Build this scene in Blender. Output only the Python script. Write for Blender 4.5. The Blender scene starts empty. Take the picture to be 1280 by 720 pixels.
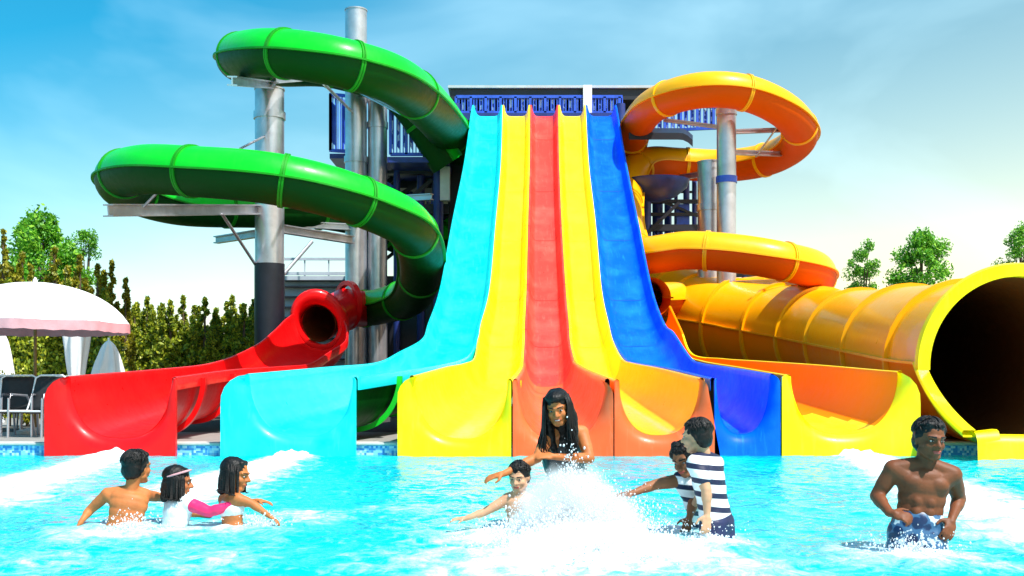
import bpy, bmesh, math, random
import numpy as np
from mathutils import Vector, Matrix, noise
random.seed(7); np.random.seed(7)
SC = bpy.context.scene
COL = SC.collection
F = 1372.0; HZ = 480.0; EYE = 0.92
PI = math.pi

def P(px, py, Y):
    "world point seen at photo pixel (px, py) at the real distance Y in metres"
    return Vector(((px-640)/F*Y, Y, EYE+(HZ-py)/F*Y))

# ---------------------------------------------------------------- materials
def newmat(name):
    m = bpy.data.materials.new(name); m.use_nodes = True
    nt = m.node_tree; b = nt.nodes['Principled BSDF']
    return m, nt, b

def N(nt, t, **kw):
    n = nt.nodes.new(t)
    for k, v in kw.items(): setattr(n, k, v)
    return n

def mixcol(nt, fac, a, b, blend='MIX'):
    n = N(nt, 'ShaderNodeMix', data_type='RGBA', blend_type=blend)
    for s, v in ((0, fac), (6, a), (7, b)):
        if hasattr(v, 'is_linked') or hasattr(v, 'links'): nt.links.new(v, n.inputs[s])
        elif s == 0: n.inputs[0].default_value = v
        else: n.inputs[s].default_value = (*v, 1) if len(v) == 3 else v
    return n.outputs[2]

def math_(nt, op, a, b=None, clamp=False):
    n = N(nt, 'ShaderNodeMath', operation=op, use_clamp=clamp)
    for i, v in enumerate((a, b)):
        if v is None: continue
        if hasattr(v, 'links'): nt.links.new(v, n.inputs[i])
        else: n.inputs[i].default_value = v
    return n.outputs[0]

def maprange(nt, v, a, b, c=0., d=1.):
    n = N(nt, 'ShaderNodeMapRange'); nt.links.new(v, n.inputs[0])
    for i, x in enumerate((a, b, c, d)): n.inputs[i+1].default_value = x
    return n.outputs[0]

def coord(nt, scale=(1,1,1), out='Object'):
    tc = N(nt, 'ShaderNodeTexCoord'); mp = N(nt, 'ShaderNodeMapping')
    nt.links.new(tc.outputs[out], mp.inputs[0]); mp.inputs['Scale'].default_value = scale
    return mp.outputs[0]

def noise_(nt, vec, scale, detail=4, rough=.55, dist=0):
    n = N(nt, 'ShaderNodeTexNoise'); n.inputs['Scale'].default_value = scale
    n.inputs['Detail'].default_value = detail; n.inputs['Roughness'].default_value = rough
    n.inputs['Distortion'].default_value = dist
    if vec is not None: nt.links.new(vec, n.inputs['Vector'])
    return n.outputs[0]

def bump(nt, b, h, strength, dist=.01):
    n = N(nt, 'ShaderNodeBump'); n.inputs['Strength'].default_value = strength
    n.inputs['Distance'].default_value = dist
    nt.links.new(h, n.inputs['Height']); nt.links.new(n.outputs[0], b.inputs['Normal'])

def gel(name, c, wear=.12, rough=.26, coat=.12, fade=None, spec=.24):
    "glossy fibreglass gel coat with sun fading, scuffs and water runs"
    m, nt, b = newmat(name)
    v = coord(nt)
    n1 = noise_(nt, v, 1.3, 5, .6)
    n2 = noise_(nt, coord(nt, (9, 1.1, 1.1)), 2.2, 5, .65, .4)
    fade = fade or tuple(min(1, x*.8+.14) for x in c)
    col = mixcol(nt, maprange(nt, n1, .45, .75, 0, wear*1.6), c, fade)
    col = mixcol(nt, maprange(nt, n2, .55, .8, 0, wear*2), col, fade)
    n3 = noise_(nt, v, 7, 6, .7)
    col = mixcol(nt, maprange(nt, n3, .35, .1, 0, .35), col, tuple(x*.6 for x in c))
    nt.links.new(col, b.inputs['Base Color'])
    nt.links.new(maprange(nt, n3, .3, .7, rough, rough+.16), b.inputs['Roughness'])
    b.inputs['Coat Weight'].default_value = coat; b.inputs['Coat Roughness'].default_value = .06
    b.inputs['Specular IOR Level'].default_value = spec
    bump(nt, b, noise_(nt, v, 1.6, 2), .06, .03)
    return m

def plain(name, c, rough=.5, metal=0, var=.15, scale=6, bmp=.15, spec=.5):
    m, nt, b = newmat(name)
    v = coord(nt)
    n1 = noise_(nt, v, scale, 6, .6)
    col = mixcol(nt, maprange(nt, n1, .3, .7), tuple(x*(1-var) for x in c), tuple(min(1, x*(1+var)) for x in c))
    nt.links.new(col, b.inputs['Base Color'])
    b.inputs['Roughness'].default_value = rough; b.inputs['Metallic'].default_value = metal
    b.inputs['Specular IOR Level'].default_value = spec
    if bmp: bump(nt, b, noise_(nt, v, scale*4, 4), bmp, .01)
    return m

def skin(name, c, dark=.7):
    m, nt, b = newmat(name)
    v = coord(nt)
    col = mixcol(nt, maprange(nt, noise_(nt, v, 9, 5), .35, .7), tuple(x*dark for x in c), c)
    nt.links.new(col, b.inputs['Base Color'])
    b.inputs['Roughness'].default_value = .55; b.inputs['Specular IOR Level'].default_value = .3
    b.inputs['Subsurface Weight'].default_value = .12
    b.inputs['Subsurface Radius'].default_value = (.02, .008, .004)
    b.inputs['Subsurface Scale'].default_value = .5
    bump(nt, b, noise_(nt, v, 60, 3), .25, .004)
    return m

def leafmat(name, c1, c2, c3):
    m, nt, b = newmat(name)
    g = N(nt, 'ShaderNodeNewGeometry')
    r = N(nt, 'ShaderNodeValToRGB'); nt.links.new(g.outputs['Random Per Island'], r.inputs[0])
    e = r.color_ramp.elements; e[0].color = (*c1, 1); e[1].color = (*c3, 1)
    k = e.new(.55); k.color = (*c2, 1)
    nt.links.new(r.outputs[0], b.inputs['Base Color']); b.inputs['Roughness'].default_value = .5
    tr = N(nt, 'ShaderNodeBsdfTranslucent'); nt.links.new(r.outputs[0], tr.inputs[0])
    mx = N(nt, 'ShaderNodeMixShader'); mx.inputs[0].default_value = .3
    nt.links.new(b.outputs[0], mx.inputs[1]); nt.links.new(tr.outputs[0], mx.inputs[2])
    nt.links.new(mx.outputs[0], nt.nodes['Material Output'].inputs[0])
    return m

M = dict(
 innershade=gel('inner_shade_gelcoat', (.15, .045, .010), .1, .5, .0, fade=(.18, .06, .015)),  # dark brown puts the shade inside the tubes into the colour
 yellow=gel('yellow_gelcoat', (1.0, .74, .0), .10, fade=(1, .8, .12)),
 amber=gel('amber_gelcoat', (.98, .46, .0), .15, fade=(.95, .5, .08)),
 orange=gel('shaded_orange_gelcoat', (.92, .25, .0), .08, .4, 0, fade=(.94, .30, .0), spec=.06),  # shaded side of the yellow slides, shade put into the colour
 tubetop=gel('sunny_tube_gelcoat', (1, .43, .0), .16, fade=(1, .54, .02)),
 shadeorange=gel('shaded_deep_orange', (.72, .09, .0), .1, .4, 0, fade=(.76, .13, .0), spec=.1),  # lower spiral halves: shade mixed into the orange
 coral=gel('coral_gelcoat', (.95, .12, .03), .2, fade=(.95, .3, .16)),
 red=gel('red_gelcoat', (.86, .004, .006), .08, fade=(.9, .04, .03)),
 lanered=gel('red_lane_gelcoat', (.92, .05, .03), .3, fade=(.95, .18, .12)),
 cyan=gel('cyan_gelcoat', (.0, .68, .74), .15, fade=(.12, .8, .82)),
 blue=gel('blue_gelcoat', (.0, .10, .86), .3, .35, 0, fade=(.02, .30, .95), spec=.1),
 ringgreen=gel('mid_green_gelcoat', (.01, .30, .01), .1, .4, 0, spec=.15),
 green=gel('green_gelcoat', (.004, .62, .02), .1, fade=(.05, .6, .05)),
 shadegreen=gel('shaded_green_gelcoat', (.001, .055, .004), .1, .45, .0, fade=(.004, .075, .008), spec=.12),  # lower tube halves and belly: underside darkness painted into the green
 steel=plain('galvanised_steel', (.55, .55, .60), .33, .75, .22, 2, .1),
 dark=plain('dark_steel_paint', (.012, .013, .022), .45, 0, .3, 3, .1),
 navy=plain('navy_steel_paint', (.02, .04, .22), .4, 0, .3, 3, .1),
 bluerail=plain('blue_railing_paint', (.03, .10, .62), .4, 0, .3, 3, .1),
 white=plain('white_paint', (.78, .78, .8), .45, 0, .08, 4, .1),
 cloth=plain('white_canvas', (.84, .82, .82), .85, 0, .05, 5, .3),
 pink=plain('pink_canvas', (.66, .33, .36), .85, 0, .12, 5, .3),
 wood=plain('brown_wood', (.22, .13, .04), .6, 0, .3, 12, .3),
 black=plain('black_sling', (.015, .015, .017), .6, 0, .3, 20, .3),
 greywall=plain('light_grey_cladding', (.5, .54, .6), .6, 0, .12, 2, .2),
 concrete=plain('pool_deck_stone', (.5, .48, .45), .7, 0, .15, 5, .4),
 bark=plain('bark', (.12, .08, .05), .9, 0, .3, 14, .8),
 skinA=skin('tan_skin', (.60, .19, .055)),
 skinB=skin('olive_skin', (.50, .16, .055)),
 skinC=skin('brown_skin', (.33, .125, .055)),
 skinD=skin('fair_skin', (.72, .38, .22)),
 skinE=skin('deep_tan_skin', (.21, .062, .022)),
 hair=plain('wet_black_hair', (.006, .0045, .004), .45, 0, .5, 30, .4, .3),
 lip=plain('lip', (.45, .07, .05), .4, 0, .1), eyew=plain('eye_white', (.5, .46, .43), .2, 0, .02),
 iris=plain('dark_iris', (.01, .007, .005), .2, 0, .02),
 pinkfab=plain('pink_swim_fabric', (.85, .02, .13), .45, 0, .15, 9, .3),
 whitefab=plain('white_swim_fabric', (.8, .84, .88), .6, 0, .08, 9, .4),
 blackfab=plain('black_swim_fabric', (.012, .012, .015), .45, 0, .3, 9, .4),
 navyfab=plain('navy_swim_fabric', (.008, .015, .07), .55, 0, .3, 9, .4),
 leafG=leafmat('bright_leaves', (.03, .17, .01), (.14, .46, .02), (.42, .74, .06)),
 leafY=leafmat('yellow_green_leaves', (.07, .09, .005), (.28, .28, .01), (.58, .50, .03)),
 leafD=leafmat('hedge_leaves', (.03, .08, .006), (.28, .36, .018), (.72, .70, .05)),
)

# ---------------------------------------------------------------- objects
ORG = {}
def tag(o, label=None, cat=None, group=None, kind=None):
    if label: o['label'] = label
    if cat: o['category'] = cat
    if group: o['group'] = group
    if kind: o['kind'] = kind
    return o

def thing(name, loc, label, cat, group=None):
    o = bpy.data.objects.new(name, None); COL.objects.link(o)
    o.location = loc; o.empty_display_size = .2; ORG[o] = Vector(loc)
    return tag(o, label, cat, group)

def mesh_obj(name, verts, faces, mat, parent=None, smooth=True, sharp=35, org=None):
    o0 = ORG.get(parent, Vector((0, 0, 0))) if org is None else Vector(org)
    me = bpy.data.meshes.new(name)
    v = np.asarray([tuple(a) for a in verts], dtype=float)
    if len(v): v = v - np.array(o0)
    me.from_pydata(v.tolist(), [], faces); me.update()
    o = bpy.data.objects.new(name, me); COL.objects.link(o)
    for m in (mat if isinstance(mat, (list, tuple)) else [mat]): me.materials.append(m)
    if smooth:
        me.shade_smooth()
        if sharp: me.set_sharp_from_angle(angle=math.radians(sharp))
    if parent: o.parent = parent; ORG[o] = o0
    else:
        o.location = o0; ORG[o] = o0
    return o

class MB:
    def __init__(s): s.v = []; s.f = []
    def add(s, v, f):
        n = len(s.v); s.v += [Vector(a) for a in v]; s.f += [tuple(i+n for i in q) for q in f]
    def box(s, lo, hi):
        x0, y0, z0 = lo; x1, y1, z1 = hi
        s.add([(x0,y0,z0),(x1,y0,z0),(x1,y1,z0),(x0,y1,z0),(x0,y0,z1),(x1,y0,z1),(x1,y1,z1),(x0,y1,z1)],
              [(3,2,1,0),(4,5,6,7),(0,1,5,4),(1,2,6,5),(2,3,7,6),(3,0,4,7)])
    def beam(s, a, b, w, h=None, up=(0,0,1)):
        h = h or w; a = Vector(a); b = Vector(b); t = (b-a).normalized(); up = Vector(up)
        if abs(t.dot(up)) > .98: up = Vector((0, 1, 0))
        sd = t.cross(up).normalized(); u = sd.cross(t)
        vs = [p+sd*(w/2*i)+u*(h/2*j) for p in (a, b) for i, j in ((-1,-1),(1,-1),(1,1),(-1,1))]
        s.add(vs, [(0,1,2,3),(7,6,5,4),(0,4,5,1),(1,5,6,2),(2,6,7,3),(3,7,4,0)])
    def ibeam(s, a, b, w, h):
        a = Vector(a); b = Vector(b); z = Vector((0, 0, h/2-.015))
        s.beam(a+z, b+z, w, .03); s.beam(a-z, b-z, w, .03); s.beam(a, b, .03, h-.062)
    def tube(s, pts, r, seg=12, caps=True):
        pts = [Vector(p) for p in pts]; n = len(pts); rs = r if isinstance(r, (list, tuple)) else [r]*n
        b0 = len(s.v); pu = None
        for i, p in enumerate(pts):
            t = (pts[min(i+1, n-1)]-pts[max(i-1, 0)]).normalized()
            ref = Vector((0, 0, 1)) if abs(t.z) < .95 else Vector((0, 1, 0))
            sd = t.cross(ref).normalized(); u = sd.cross(t)
            if pu is not None and u.dot(pu) < 0 and abs(t.z) >= .95: u = -u; sd = -sd
            pu = u
            for k in range(seg):
                a = 2*PI*k/seg; s.v.append(p+(sd*math.cos(a)+u*math.sin(a))*rs[i])
        for i in range(n-1):
            for k in range(seg):
                k2 = (k+1) % seg
                s.f.append((b0+i*seg+k, b0+i*seg+k2, b0+(i+1)*seg+k2, b0+(i+1)*seg+k))
        if caps:
            s.f.append(tuple(b0+k for k in reversed(range(seg)))); s.f.append(tuple(b0+(n-1)*seg+k for k in range(seg)))
    def build(s, name, mat, parent=None, smooth=True, sharp=35, org=None):
        return mesh_obj(name, s.v, s.f, mat, parent, smooth, sharp, org)

def grid_faces(nr, nc, close=False, flip=False):
    f = []
    for i in range(nr-1):
        for j in range(nc if close else nc-1):
            j2 = (j+1) % nc
            q = (i*nc+j, i*nc+j2, (i+1)*nc+j2, (i+1)*nc+j)
            f.append(q[::-1] if flip else q)
    return f

def catmull(K, n):
    "smooth interpolation through the key rows, n samples"
    K = np.array(K, float); m = len(K)
    ts = np.linspace(0, m-1-1e-9, n); out = []
    for t in ts:
        i = int(t); u = t-i
        p0 = K[max(i-1, 0)]; p1 = K[i]; p2 = K[min(i+1, m-1)]; p3 = K[min(i+2, m-1)]
        out.append(.5*((2*p1)+(-p0+p2)*u+(2*p0-5*p1+4*p2-p3)*u*u+(-p0+3*p1-3*p2+p3)*u**3))
    return np.array(out)

# ---------------------------------------------------------------- slides
def lane_rows(st, n):
    K = []
    for (Y, xl, yl, xr, yr, d, e) in st:
        a = P(xl, yl, Y); b = P(xr, yr, Y); K.append((*a, *b, d, e))
    return catmull(K, n)

def lane_profile(row, outset=0., deeper=0., lip=True, nu=36):
    L = Vector(row[0:3]); R = Vector(row[3:6]); d, e = row[6]+deeper, row[7]
    ax = (R-L).normalized(); w = (R-L).length
    L = L-ax*outset; R = R+ax*outset
    pts = []
    li = .032
    Li = L+ax*(li*1.3 if lip else 0); Ri = R-ax*(li*1.3 if lip else 0)
    if lip:
        for a in (-.5, .0, .25, .5, .75):
            th = PI*(1-a) if a > 0 else PI
            p = Li-ax*li+Vector((ax.x*math.cos(th), ax.y*math.cos(th), math.sin(th)))*li
            if a < 0: p = p+Vector((0, 0, -.14))
            pts.append(p)
    for i in range(nu+1):
        u = i/nu
        u = .5-.5*math.cos(PI*u)*(1-.0)  # more samples near the walls
        q = (1-abs(2*u-1)**e)**min(1, max(.5, .5+(e-2.6)/2.4*.5))
        pts.append(Li.lerp(Ri, u)+Vector((0, 0, -d*q)))
    if lip:
        for a in (.75, .5, .25, .0, -.5):
            th = PI*a if a > 0 else 0
            p = Ri+ax*li+Vector((ax.x*math.cos(th), ax.y*math.cos(th), math.sin(th)))*li
            if a < 0: p = p+Vector((0, 0, -.14))
            pts.append(p)
    return pts

def loft_lane(name, st, mat, parent, n=80, org=None, label=None, lip=True, outset=0, deeper=0, rng=None):
    rows = lane_rows(st, n)
    if rng: rows = [r for r in rows if rng[0] <= r[1] <= rng[1]]
    V = []; nc = 0
    for r in rows:
        p = lane_profile(r, outset, deeper, lip); nc = len(p); V += p
    o = mesh_obj(name, V, grid_faces(len(rows), nc), mat, parent, True, 60)
    if label: o['label'] = label
    return o, rows

def exit_face(row, xl, xr, mat, parent, shl=.16, shr=.16, back=.07, zb=-.25, name='exit_flange', slantr=0):
    "moulded end plate: rolls out of the U of the chute into a flat skirt that dips under the water"
    pr = lane_profile(row)[5:-5]
    y0 = row[1]
    n = len(pr)
    zL = pr[0].z+.02; zR = pr[-1].z+.02
    # outline
    out = []
    for k in range(n):
        t = k/(n-1)
        if t < .32:
            a = t/.32
            if a < .4:
                th = PI/2+PI/2*(a/.4); out.append((xl+shl+shl*math.cos(th), zL-shl+shl*math.sin(th)))
            else: out.append((xl, zL-shl+(zb-(zL-shl))*((a-.4)/.6)))
        elif t <= .68:
            out.append((xl+(xr+slantr-xl)*((t-.32)/.36), zb))
        else:
            a = (1-t)/.32
            if a < .4:
                th = PI/2-PI/2*(a/.4); out.append((xr-shr+shr*math.cos(th), zR-shr+shr*math.sin(th)))
            else:
                q = (a-.4)/.6
                out.append((xr+slantr*q, zR-shr+(zb-(zR-shr))*q))
    rows = [[] for _ in range(7)]
    for k in range(n):
        c = pr[k]; o = out[k]
        dd = math.hypot(o[0]-c.x, o[1]-c.z)+1e-6
        for r, (f, dy) in enumerate(((0, .01), (.022, -.045), (.06, -.09), (.12, -.125), (.19, -.14), (9, -.14), (9, -.14+back))):
            g = min(1, f/dd)
            x = c.x+(o[0]-c.x)*g; z = c.z+(o[1]-c.z)*g
            rows[r].append(Vector((x, y0+dy, z)))
    V = [p for r in rows for p in r]
    o = mesh_obj(name, V, grid_faces(7, n, flip=True), mat, parent, True, 50)
    return o

def rib(rows, Y, mat, parent, name='belly_rib'):
    r = min(rows, key=lambda q: abs(q[1]-Y))
    V = []
    for dy, os_, dp in ((-.05, .02, .03), (-.05, .09, .10), (.05, .09, .10), (.05, .02, .03)):
        q = r.copy(); q[1] += dy; q[4] += dy
        pr = lane_profile(q, os_, dp, False)
        V += [p-Vector((0, 0, .03)) for p in pr]
    n = len(pr)
    return mesh_obj(name, V, grid_faces(4, n), mat, parent, True, 40)

def slim(keys, k): return [(x, y, Y, r*k) for x, y, Y, r in keys]
def tube_slide(root, keys, top, bot, ring, n=120, ring_every=8, ring_off=4, wall=.03, start=0, end=None, seg=16, flange=.06, ringr=.05):
    K = [(*P(x, y, Y), r) for (x, y, Y, r) in keys]
    C = catmull(K, n)
    cs = [Vector(c[:3]) for c in C]; rs = [c[3] for c in C]
    fr = []
    for i in range(n):
        t = (cs[min(i+1, n-1)]-cs[max(i-1, 0)]).normalized()
        sd = t.cross(Vector((0, 0, 1))).normalized(); fr.append((t, sd, sd.cross(t)))
    def shell(a0, a1, mat, name, dr=0):
        V = []
        for i in range(n):
            t, sd, u = fr[i]
            for k in range(seg+1):
                a = a0+(a1-a0)*k/seg
                V.append(cs[i]+(sd*math.cos(a)+u*math.sin(a))*(rs[i]+dr))
        return mesh_obj(name, V, grid_faces(n, seg+1), mat, root, True, 50)
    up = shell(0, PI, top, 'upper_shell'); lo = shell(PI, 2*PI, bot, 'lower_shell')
    for sg in (1, -1):
        V = []
        for i in range(n):
            t, sd, u = fr[i]
            for dr, dz in ((-.01, .018), (flange, .018), (flange, -.018), (-.01, -.018)):
                V.append(cs[i]+sd*sg*(rs[i]+dr)+u*dz)
        mesh_obj('seam_flange', V, grid_faces(n, 4, True), ring, root, True, 30)
    L = 0; last = -1e9
    i = ring_off
    while i < n-1:
        t, sd, u = fr[i]; V = []
        for dx, dr in ((-.05, -.005), (-.045, ringr), (-.008, ringr), (-.008, ringr-.02), (.008, ringr-.02), (.008, ringr), (.045, ringr), (.05, -.005)):
            for k in range(32):
                a = 2*PI*k/32; V.append(cs[i]+t*dx+(sd*math.cos(a)+u*math.sin(a))*(rs[i]+dr))
        mesh_obj('joint_ring', V, grid_faces(8, 32, True), ring, root, True, 30)
        i += ring_every
    return cs, rs, fr

# six colours side by side: the five joined lanes coming down the tower
T = [  # tower part common to all lanes: Y, row of rim pixel, boundaries x0..x5
 (33.4, 133, (591, 628, 662.5, 698, 732, 770)),
 (32.4, 139, (589, 628, 662.5, 698, 732.5, 772)),
 (30.0, 204, (580, 626, 662, 699, 736, 783)),
 (27.0, 278, (565, 619.5, 660, 702, 744.5, 798)),
 (24.3, 360, (550, 612, 658, 707, 752, 815)),
 (22.5, 405, (535, 601, 656, 711, 761, 831)),
]
LOW = [  # below the tower: stations of each lane
 [(21.6, 528,425, 597,424,.33,5),(20.6, 500,441, 588,444,.40,4),(19.3, 470,455, 572,453,.5,3.2),(17, 408,461, 530,462,.66,2.8),(14.5, 322,469, 462,472,.75,2.6),(14.12, 308,470, 445,474,.76,2.6)],
 [(21.6, 598,424, 655,428,.33,5),(20.2, 593,449, 653,455,.42,4),(19, 580,456, 651,462,.5,3.2),(17, 556,461, 647,468,.64,2.8),(14.5, 521,471, 641,476,.75,2.6),(14.12, 514,472, 638,476.5,.76,2.6)],
 [(21.6, 656,428, 712,428,.33,5),(20.2, 654.5,455, 717,452,.42,4),(19, 653,462, 722,458,.5,3.2),(17, 650,468, 734,465,.64,2.8),(14.5, 644,476, 757,475,.75,2.6),(14.12, 643,476.5, 760,476,.76,2.6)],
 [(21.6, 713,428, 766,428,.33,5),(20.2, 719,452, 778,450,.42,4),(19, 725,458, 793,456,.5,3.2),(17, 738,465, 824,462,.62,2.8),(14.5, 765,476, 872,474,.70,2.6),(14.12, 770,477, 878,475,.70,2.6)],
 [(21.6, 768,428, 842,417,.36,5),(20.2, 782,450, 863,448,.44,4),(19, 800,456, 878,456,.5,3.2),(17, 836,462, 910,461,.62,2.8),(14.5, 884,474, 958,469,.72,2.6),(14.12, 890,475, 966,470,.72,2.6)],
]
def xw(px, Y=14.0): return (px-640)/F*Y
racing = thing('multi_lane_slide', (0, 20, .15), 'tall straight slide of five side by side lanes in turquoise, yellow, red, yellow and blue', 'water slide')
LMAT = ['cyan', 'yellow', 'lanered', 'yellow', 'blue']
LLAB = ['turquoise outer lane bending out to its own chute at the left', 'yellow lane between the turquoise and the red lane', 'red middle lane of the straight slide', 'yellow lane ending in a coral chute, between red and blue', 'blue outer lane on the right of the straight slide']
LOWER = {3: 'coral', 2: 'coral'}
FACE = [(276, 445, .34, .05), (497, 639, .26, .04), (641, 766.5, .03, .22), (768, 885, .03, .14), (893, 975, .04, .12)]
for k in range(5):
    st = []
    for (Y, py, xs) in T:
        g = .014
        dd = .34 if Y < 33 else .3
        if Y > 33.1: pass
        st.append((Y, xs[k]+g*F/Y, py, xs[k+1]-g*F/Y, py, dd, 7 if Y > 23 else 6))
    st += LOW[k]
    mt = M[LMAT[k]]
    if k in (2, 3):
        up_rows = [s for s in st]
        o, rows = loft_lane('lane', st, mt, racing, 110, label=LLAB[k], rng=(20.05, 99))
        o2, r2 = loft_lane('run_out_chute', st, M['coral'] if k == 2 else M['amber'], racing, 220, rng=(14.0, 20.2), label=('coral red run out under the red lane', 'orange run out below the second yellow lane')[k-2])
        rows = list(rows)+list(r2); last = r2[-1]; fm = M['coral']
    else:
        o, rows = loft_lane('lane', st, mt, racing, 130, label=LLAB[k]); last = rows[-1]; fm = mt
    cr = {'cyan': (.0, .54, .60), 'yellow': (.85, .58, .0), 'lanered': (.74, .035, .02), 'blue': (.0, .07, .66)}[LMAT[k]]
    if 'seam'+LMAT[k] not in M: M['seam'+LMAT[k]] = plain('seam_sealant', cr, .5, 0, .2)
    rr_ = lane_rows(st, 600)
    for Ys in (31.6, 29.2, 26.8, 24.4, 22.2, 19.4):
        q = min(rr_, key=lambda q: abs(q[1]-Ys)); i_ = int(np.argmin(np.abs(rr_[:, 1]-Ys))); q2 = rr_[i_+1 if i_ < 598 else i_-1]
        V = []
        for w_ in (0, 1.0):
            qq = q+(q2-q)*w_*(.02/max(.004, abs(q2[1]-q[1])))
            V += [p+Vector((0, -.003, .006)) for p in lane_profile(qq)[2:-2]]
        mesh_obj('joint_seam', V, grid_faces(2, len(V)//2), M['seam'+LMAT[k]], o, True, 0)
    x0, x1, a, b = FACE[k]
    exit_face(last, xw(x0), xw(x1), fm, o if k not in (2, 3) else o2, a, b, slantr=.2 if k == 3 else 0)
    rall = lane_rows(st, 260)
    bel, _ = loft_lane('belly_shell', st, M['shadegreen' if k == 0 else ('navy' if k == 4 else 'dark')], racing, 110, lip=False, outset=-.02, deeper=.06)
    if k in (0,):
        for Y in (15.6, 17.4): rib(rall, Y, M['green'], bel)
    if k == 1:
        for Y in (15.6,): rib(rall, Y, M['yellow'], bel)
# steel frame carrying the lanes
for j, (Y, z, x0, x1) in enumerate(((31, 7.3, -1.3, 3.1), (27.5, 4.7, -1.45, 3.1), (24.5, 2.55, -1.6, 3.1))):
    m = MB()
    m.ibeam((x0, Y, z-.55), (x1, Y, z-.55), .15, .25)
    m.build('cross_beam', M['dark'], racing)
    for x in (x0+.4, x1-.4):
        m = MB(); m.tube([(x, Y, .15), (x, Y, z-.68)], .13, 16); m.build('frame_post', M['navy'], racing)

# red open chute at the left
redc = thing('body_slide', (-5, 18, .15), 'red open chute at the far left starting from a hooded round mouth', 'water slide')
RST = [(27.45, 367,393, 430,402,.78,2.6),(26.4, 356,401, 434,414,.72,2.6),(25.4, 343,414, 432,428,.66,2.6),(24, 322,431, 413,441,.62,2.6),(22.4, 292,446, 388,456,.6,2.6),(20.3, 256,457, 350,460,.62,2.6),(17.5, 192,464, 294,464,.68,2.6),(14.5, 98,472, 228,473,.75,2.6),(14.12, 84,473, 219,474,.76,2.6)]
o, rrows = loft_lane('chute', RST, M['red'], redc, 120)
exit_face(rrows[-1], xw(56), xw(220), M['red'], o, .3, .05)
bel, _ = loft_lane('belly_shell', RST, M['red'], redc, 100, lip=False, outset=-.02, deeper=.06)
ra = lane_rows(RST, 200)
for Y in (15.4, 17.2, 19.4): rib(ra, Y, M['red'], bel)
# hooded mouth
def hood():
    c = P(397, 405, 27.6); V = []; nr = 40
    sdx = Vector((1, .30, -.42)).normalized(); up = Vector((.25, -.12, 1)).normalized()
    rings = ((.54, .46, .5), (.56, .48, .12), (.58, .50, .04), (.63, .56, .0), (.72, .67, -.01), (.79, .76, .03), (.83, .80, .12), (.82, .78, .5))
    for rx, rz, dy in rings:
        for k in range(nr):
            a = 2*PI*k/nr
            dz = .06 if rx > .6 else 0
            V.append(c+sdx*(rx*math.cos(a)*.92)+up*(rz*math.sin(a)+dz)+Vector((0, dy, 0)))
    return V, grid_faces(len(rings), nr, True)
V, f = hood(); mesh_obj('hood', V, f, M['red'], redc, True, 60)
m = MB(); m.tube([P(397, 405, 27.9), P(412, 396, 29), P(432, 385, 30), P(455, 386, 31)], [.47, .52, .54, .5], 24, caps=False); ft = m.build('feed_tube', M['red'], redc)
m = MB(); m.tube([P(397, 405, 27.75), P(412, 396, 29), P(432, 385, 30), P(455, 386, 31)], [.455, .50, .52, .48], 24, caps=False); m.build('shade_lining', M['innershade'], ft)  # added dark liner, paints the shade in the hood's hole
V = []
for dx, r in ((-.06, .56), (-.06, .68), (.06, .68), (.06, .56)):
    for k in range(28):
        a = 2*PI*k/28; c = P(434, 382, 30); V.append(c+Vector((dx+.0, dx*.8, 0))+Vector((.62*math.cos(a), -.78*math.cos(a), 0))*r+Vector((0, 0, math.sin(a)*r)))
mesh_obj('joint_ring', V, grid_faces(4, 28, True), M['red'], redc)

# orange chute on the right with the orange spiral feeding it
ora = thing('spiral_slide', (7, 30, .15), 'amber and orange spiral tube slide right of the tower ending in an open yellow chute', 'water slide')
OST = [(25.5, 812,376, 838,384,.5,2.6),(24.2, 822,398, 852,414,.55,2.6),(23.0, 835,420, 866,444,.6,2.6),(21.6, 856,444, 905,450,.62,2.6),(20, 878,453, 950,453,.62,2.6),(17.5, 924,461, 1022,458,.68,2.6),(14.5, 975,470, 1112,466,.75,2.6),(14.12, 985,471, 1126,466,.76,2.6)]
o, orow = loft_lane('chute', OST, M['orange'], ora, 120)
o.data.materials.append(M['yellow'])
# run-out floor painted yellow where sun falls; orange walls hold painted shade
for p in o.data.polygons:
    c = p.center+ORG[o]
    if c.y < 16.6 and c.z < .46+.06*math.sin(c.x*9): p.material_index = 1
    if c.z > .92 and abs(p.normal.z) > .6 and c.y < 24: p.material_index = 1
exit_face(orow[-1], xw(977), xw(1150), M['yellow'], o, .06, .36)
loft_lane('belly_shell', OST, M['orange'], ora, 100, lip=False, outset=-.02, deeper=.06)
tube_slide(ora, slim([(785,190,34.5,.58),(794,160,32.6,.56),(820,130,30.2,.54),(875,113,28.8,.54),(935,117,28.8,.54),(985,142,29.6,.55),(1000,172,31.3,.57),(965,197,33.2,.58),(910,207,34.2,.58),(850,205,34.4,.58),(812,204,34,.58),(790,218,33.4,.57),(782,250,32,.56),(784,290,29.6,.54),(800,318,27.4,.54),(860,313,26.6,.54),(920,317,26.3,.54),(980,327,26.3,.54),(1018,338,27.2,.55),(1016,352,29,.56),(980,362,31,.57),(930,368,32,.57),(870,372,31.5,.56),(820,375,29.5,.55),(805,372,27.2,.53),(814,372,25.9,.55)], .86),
           M['tubetop'], M['shadeorange'], M['amber'], n=230, ring_every=15, ring_off=6, ringr=.03)

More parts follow.
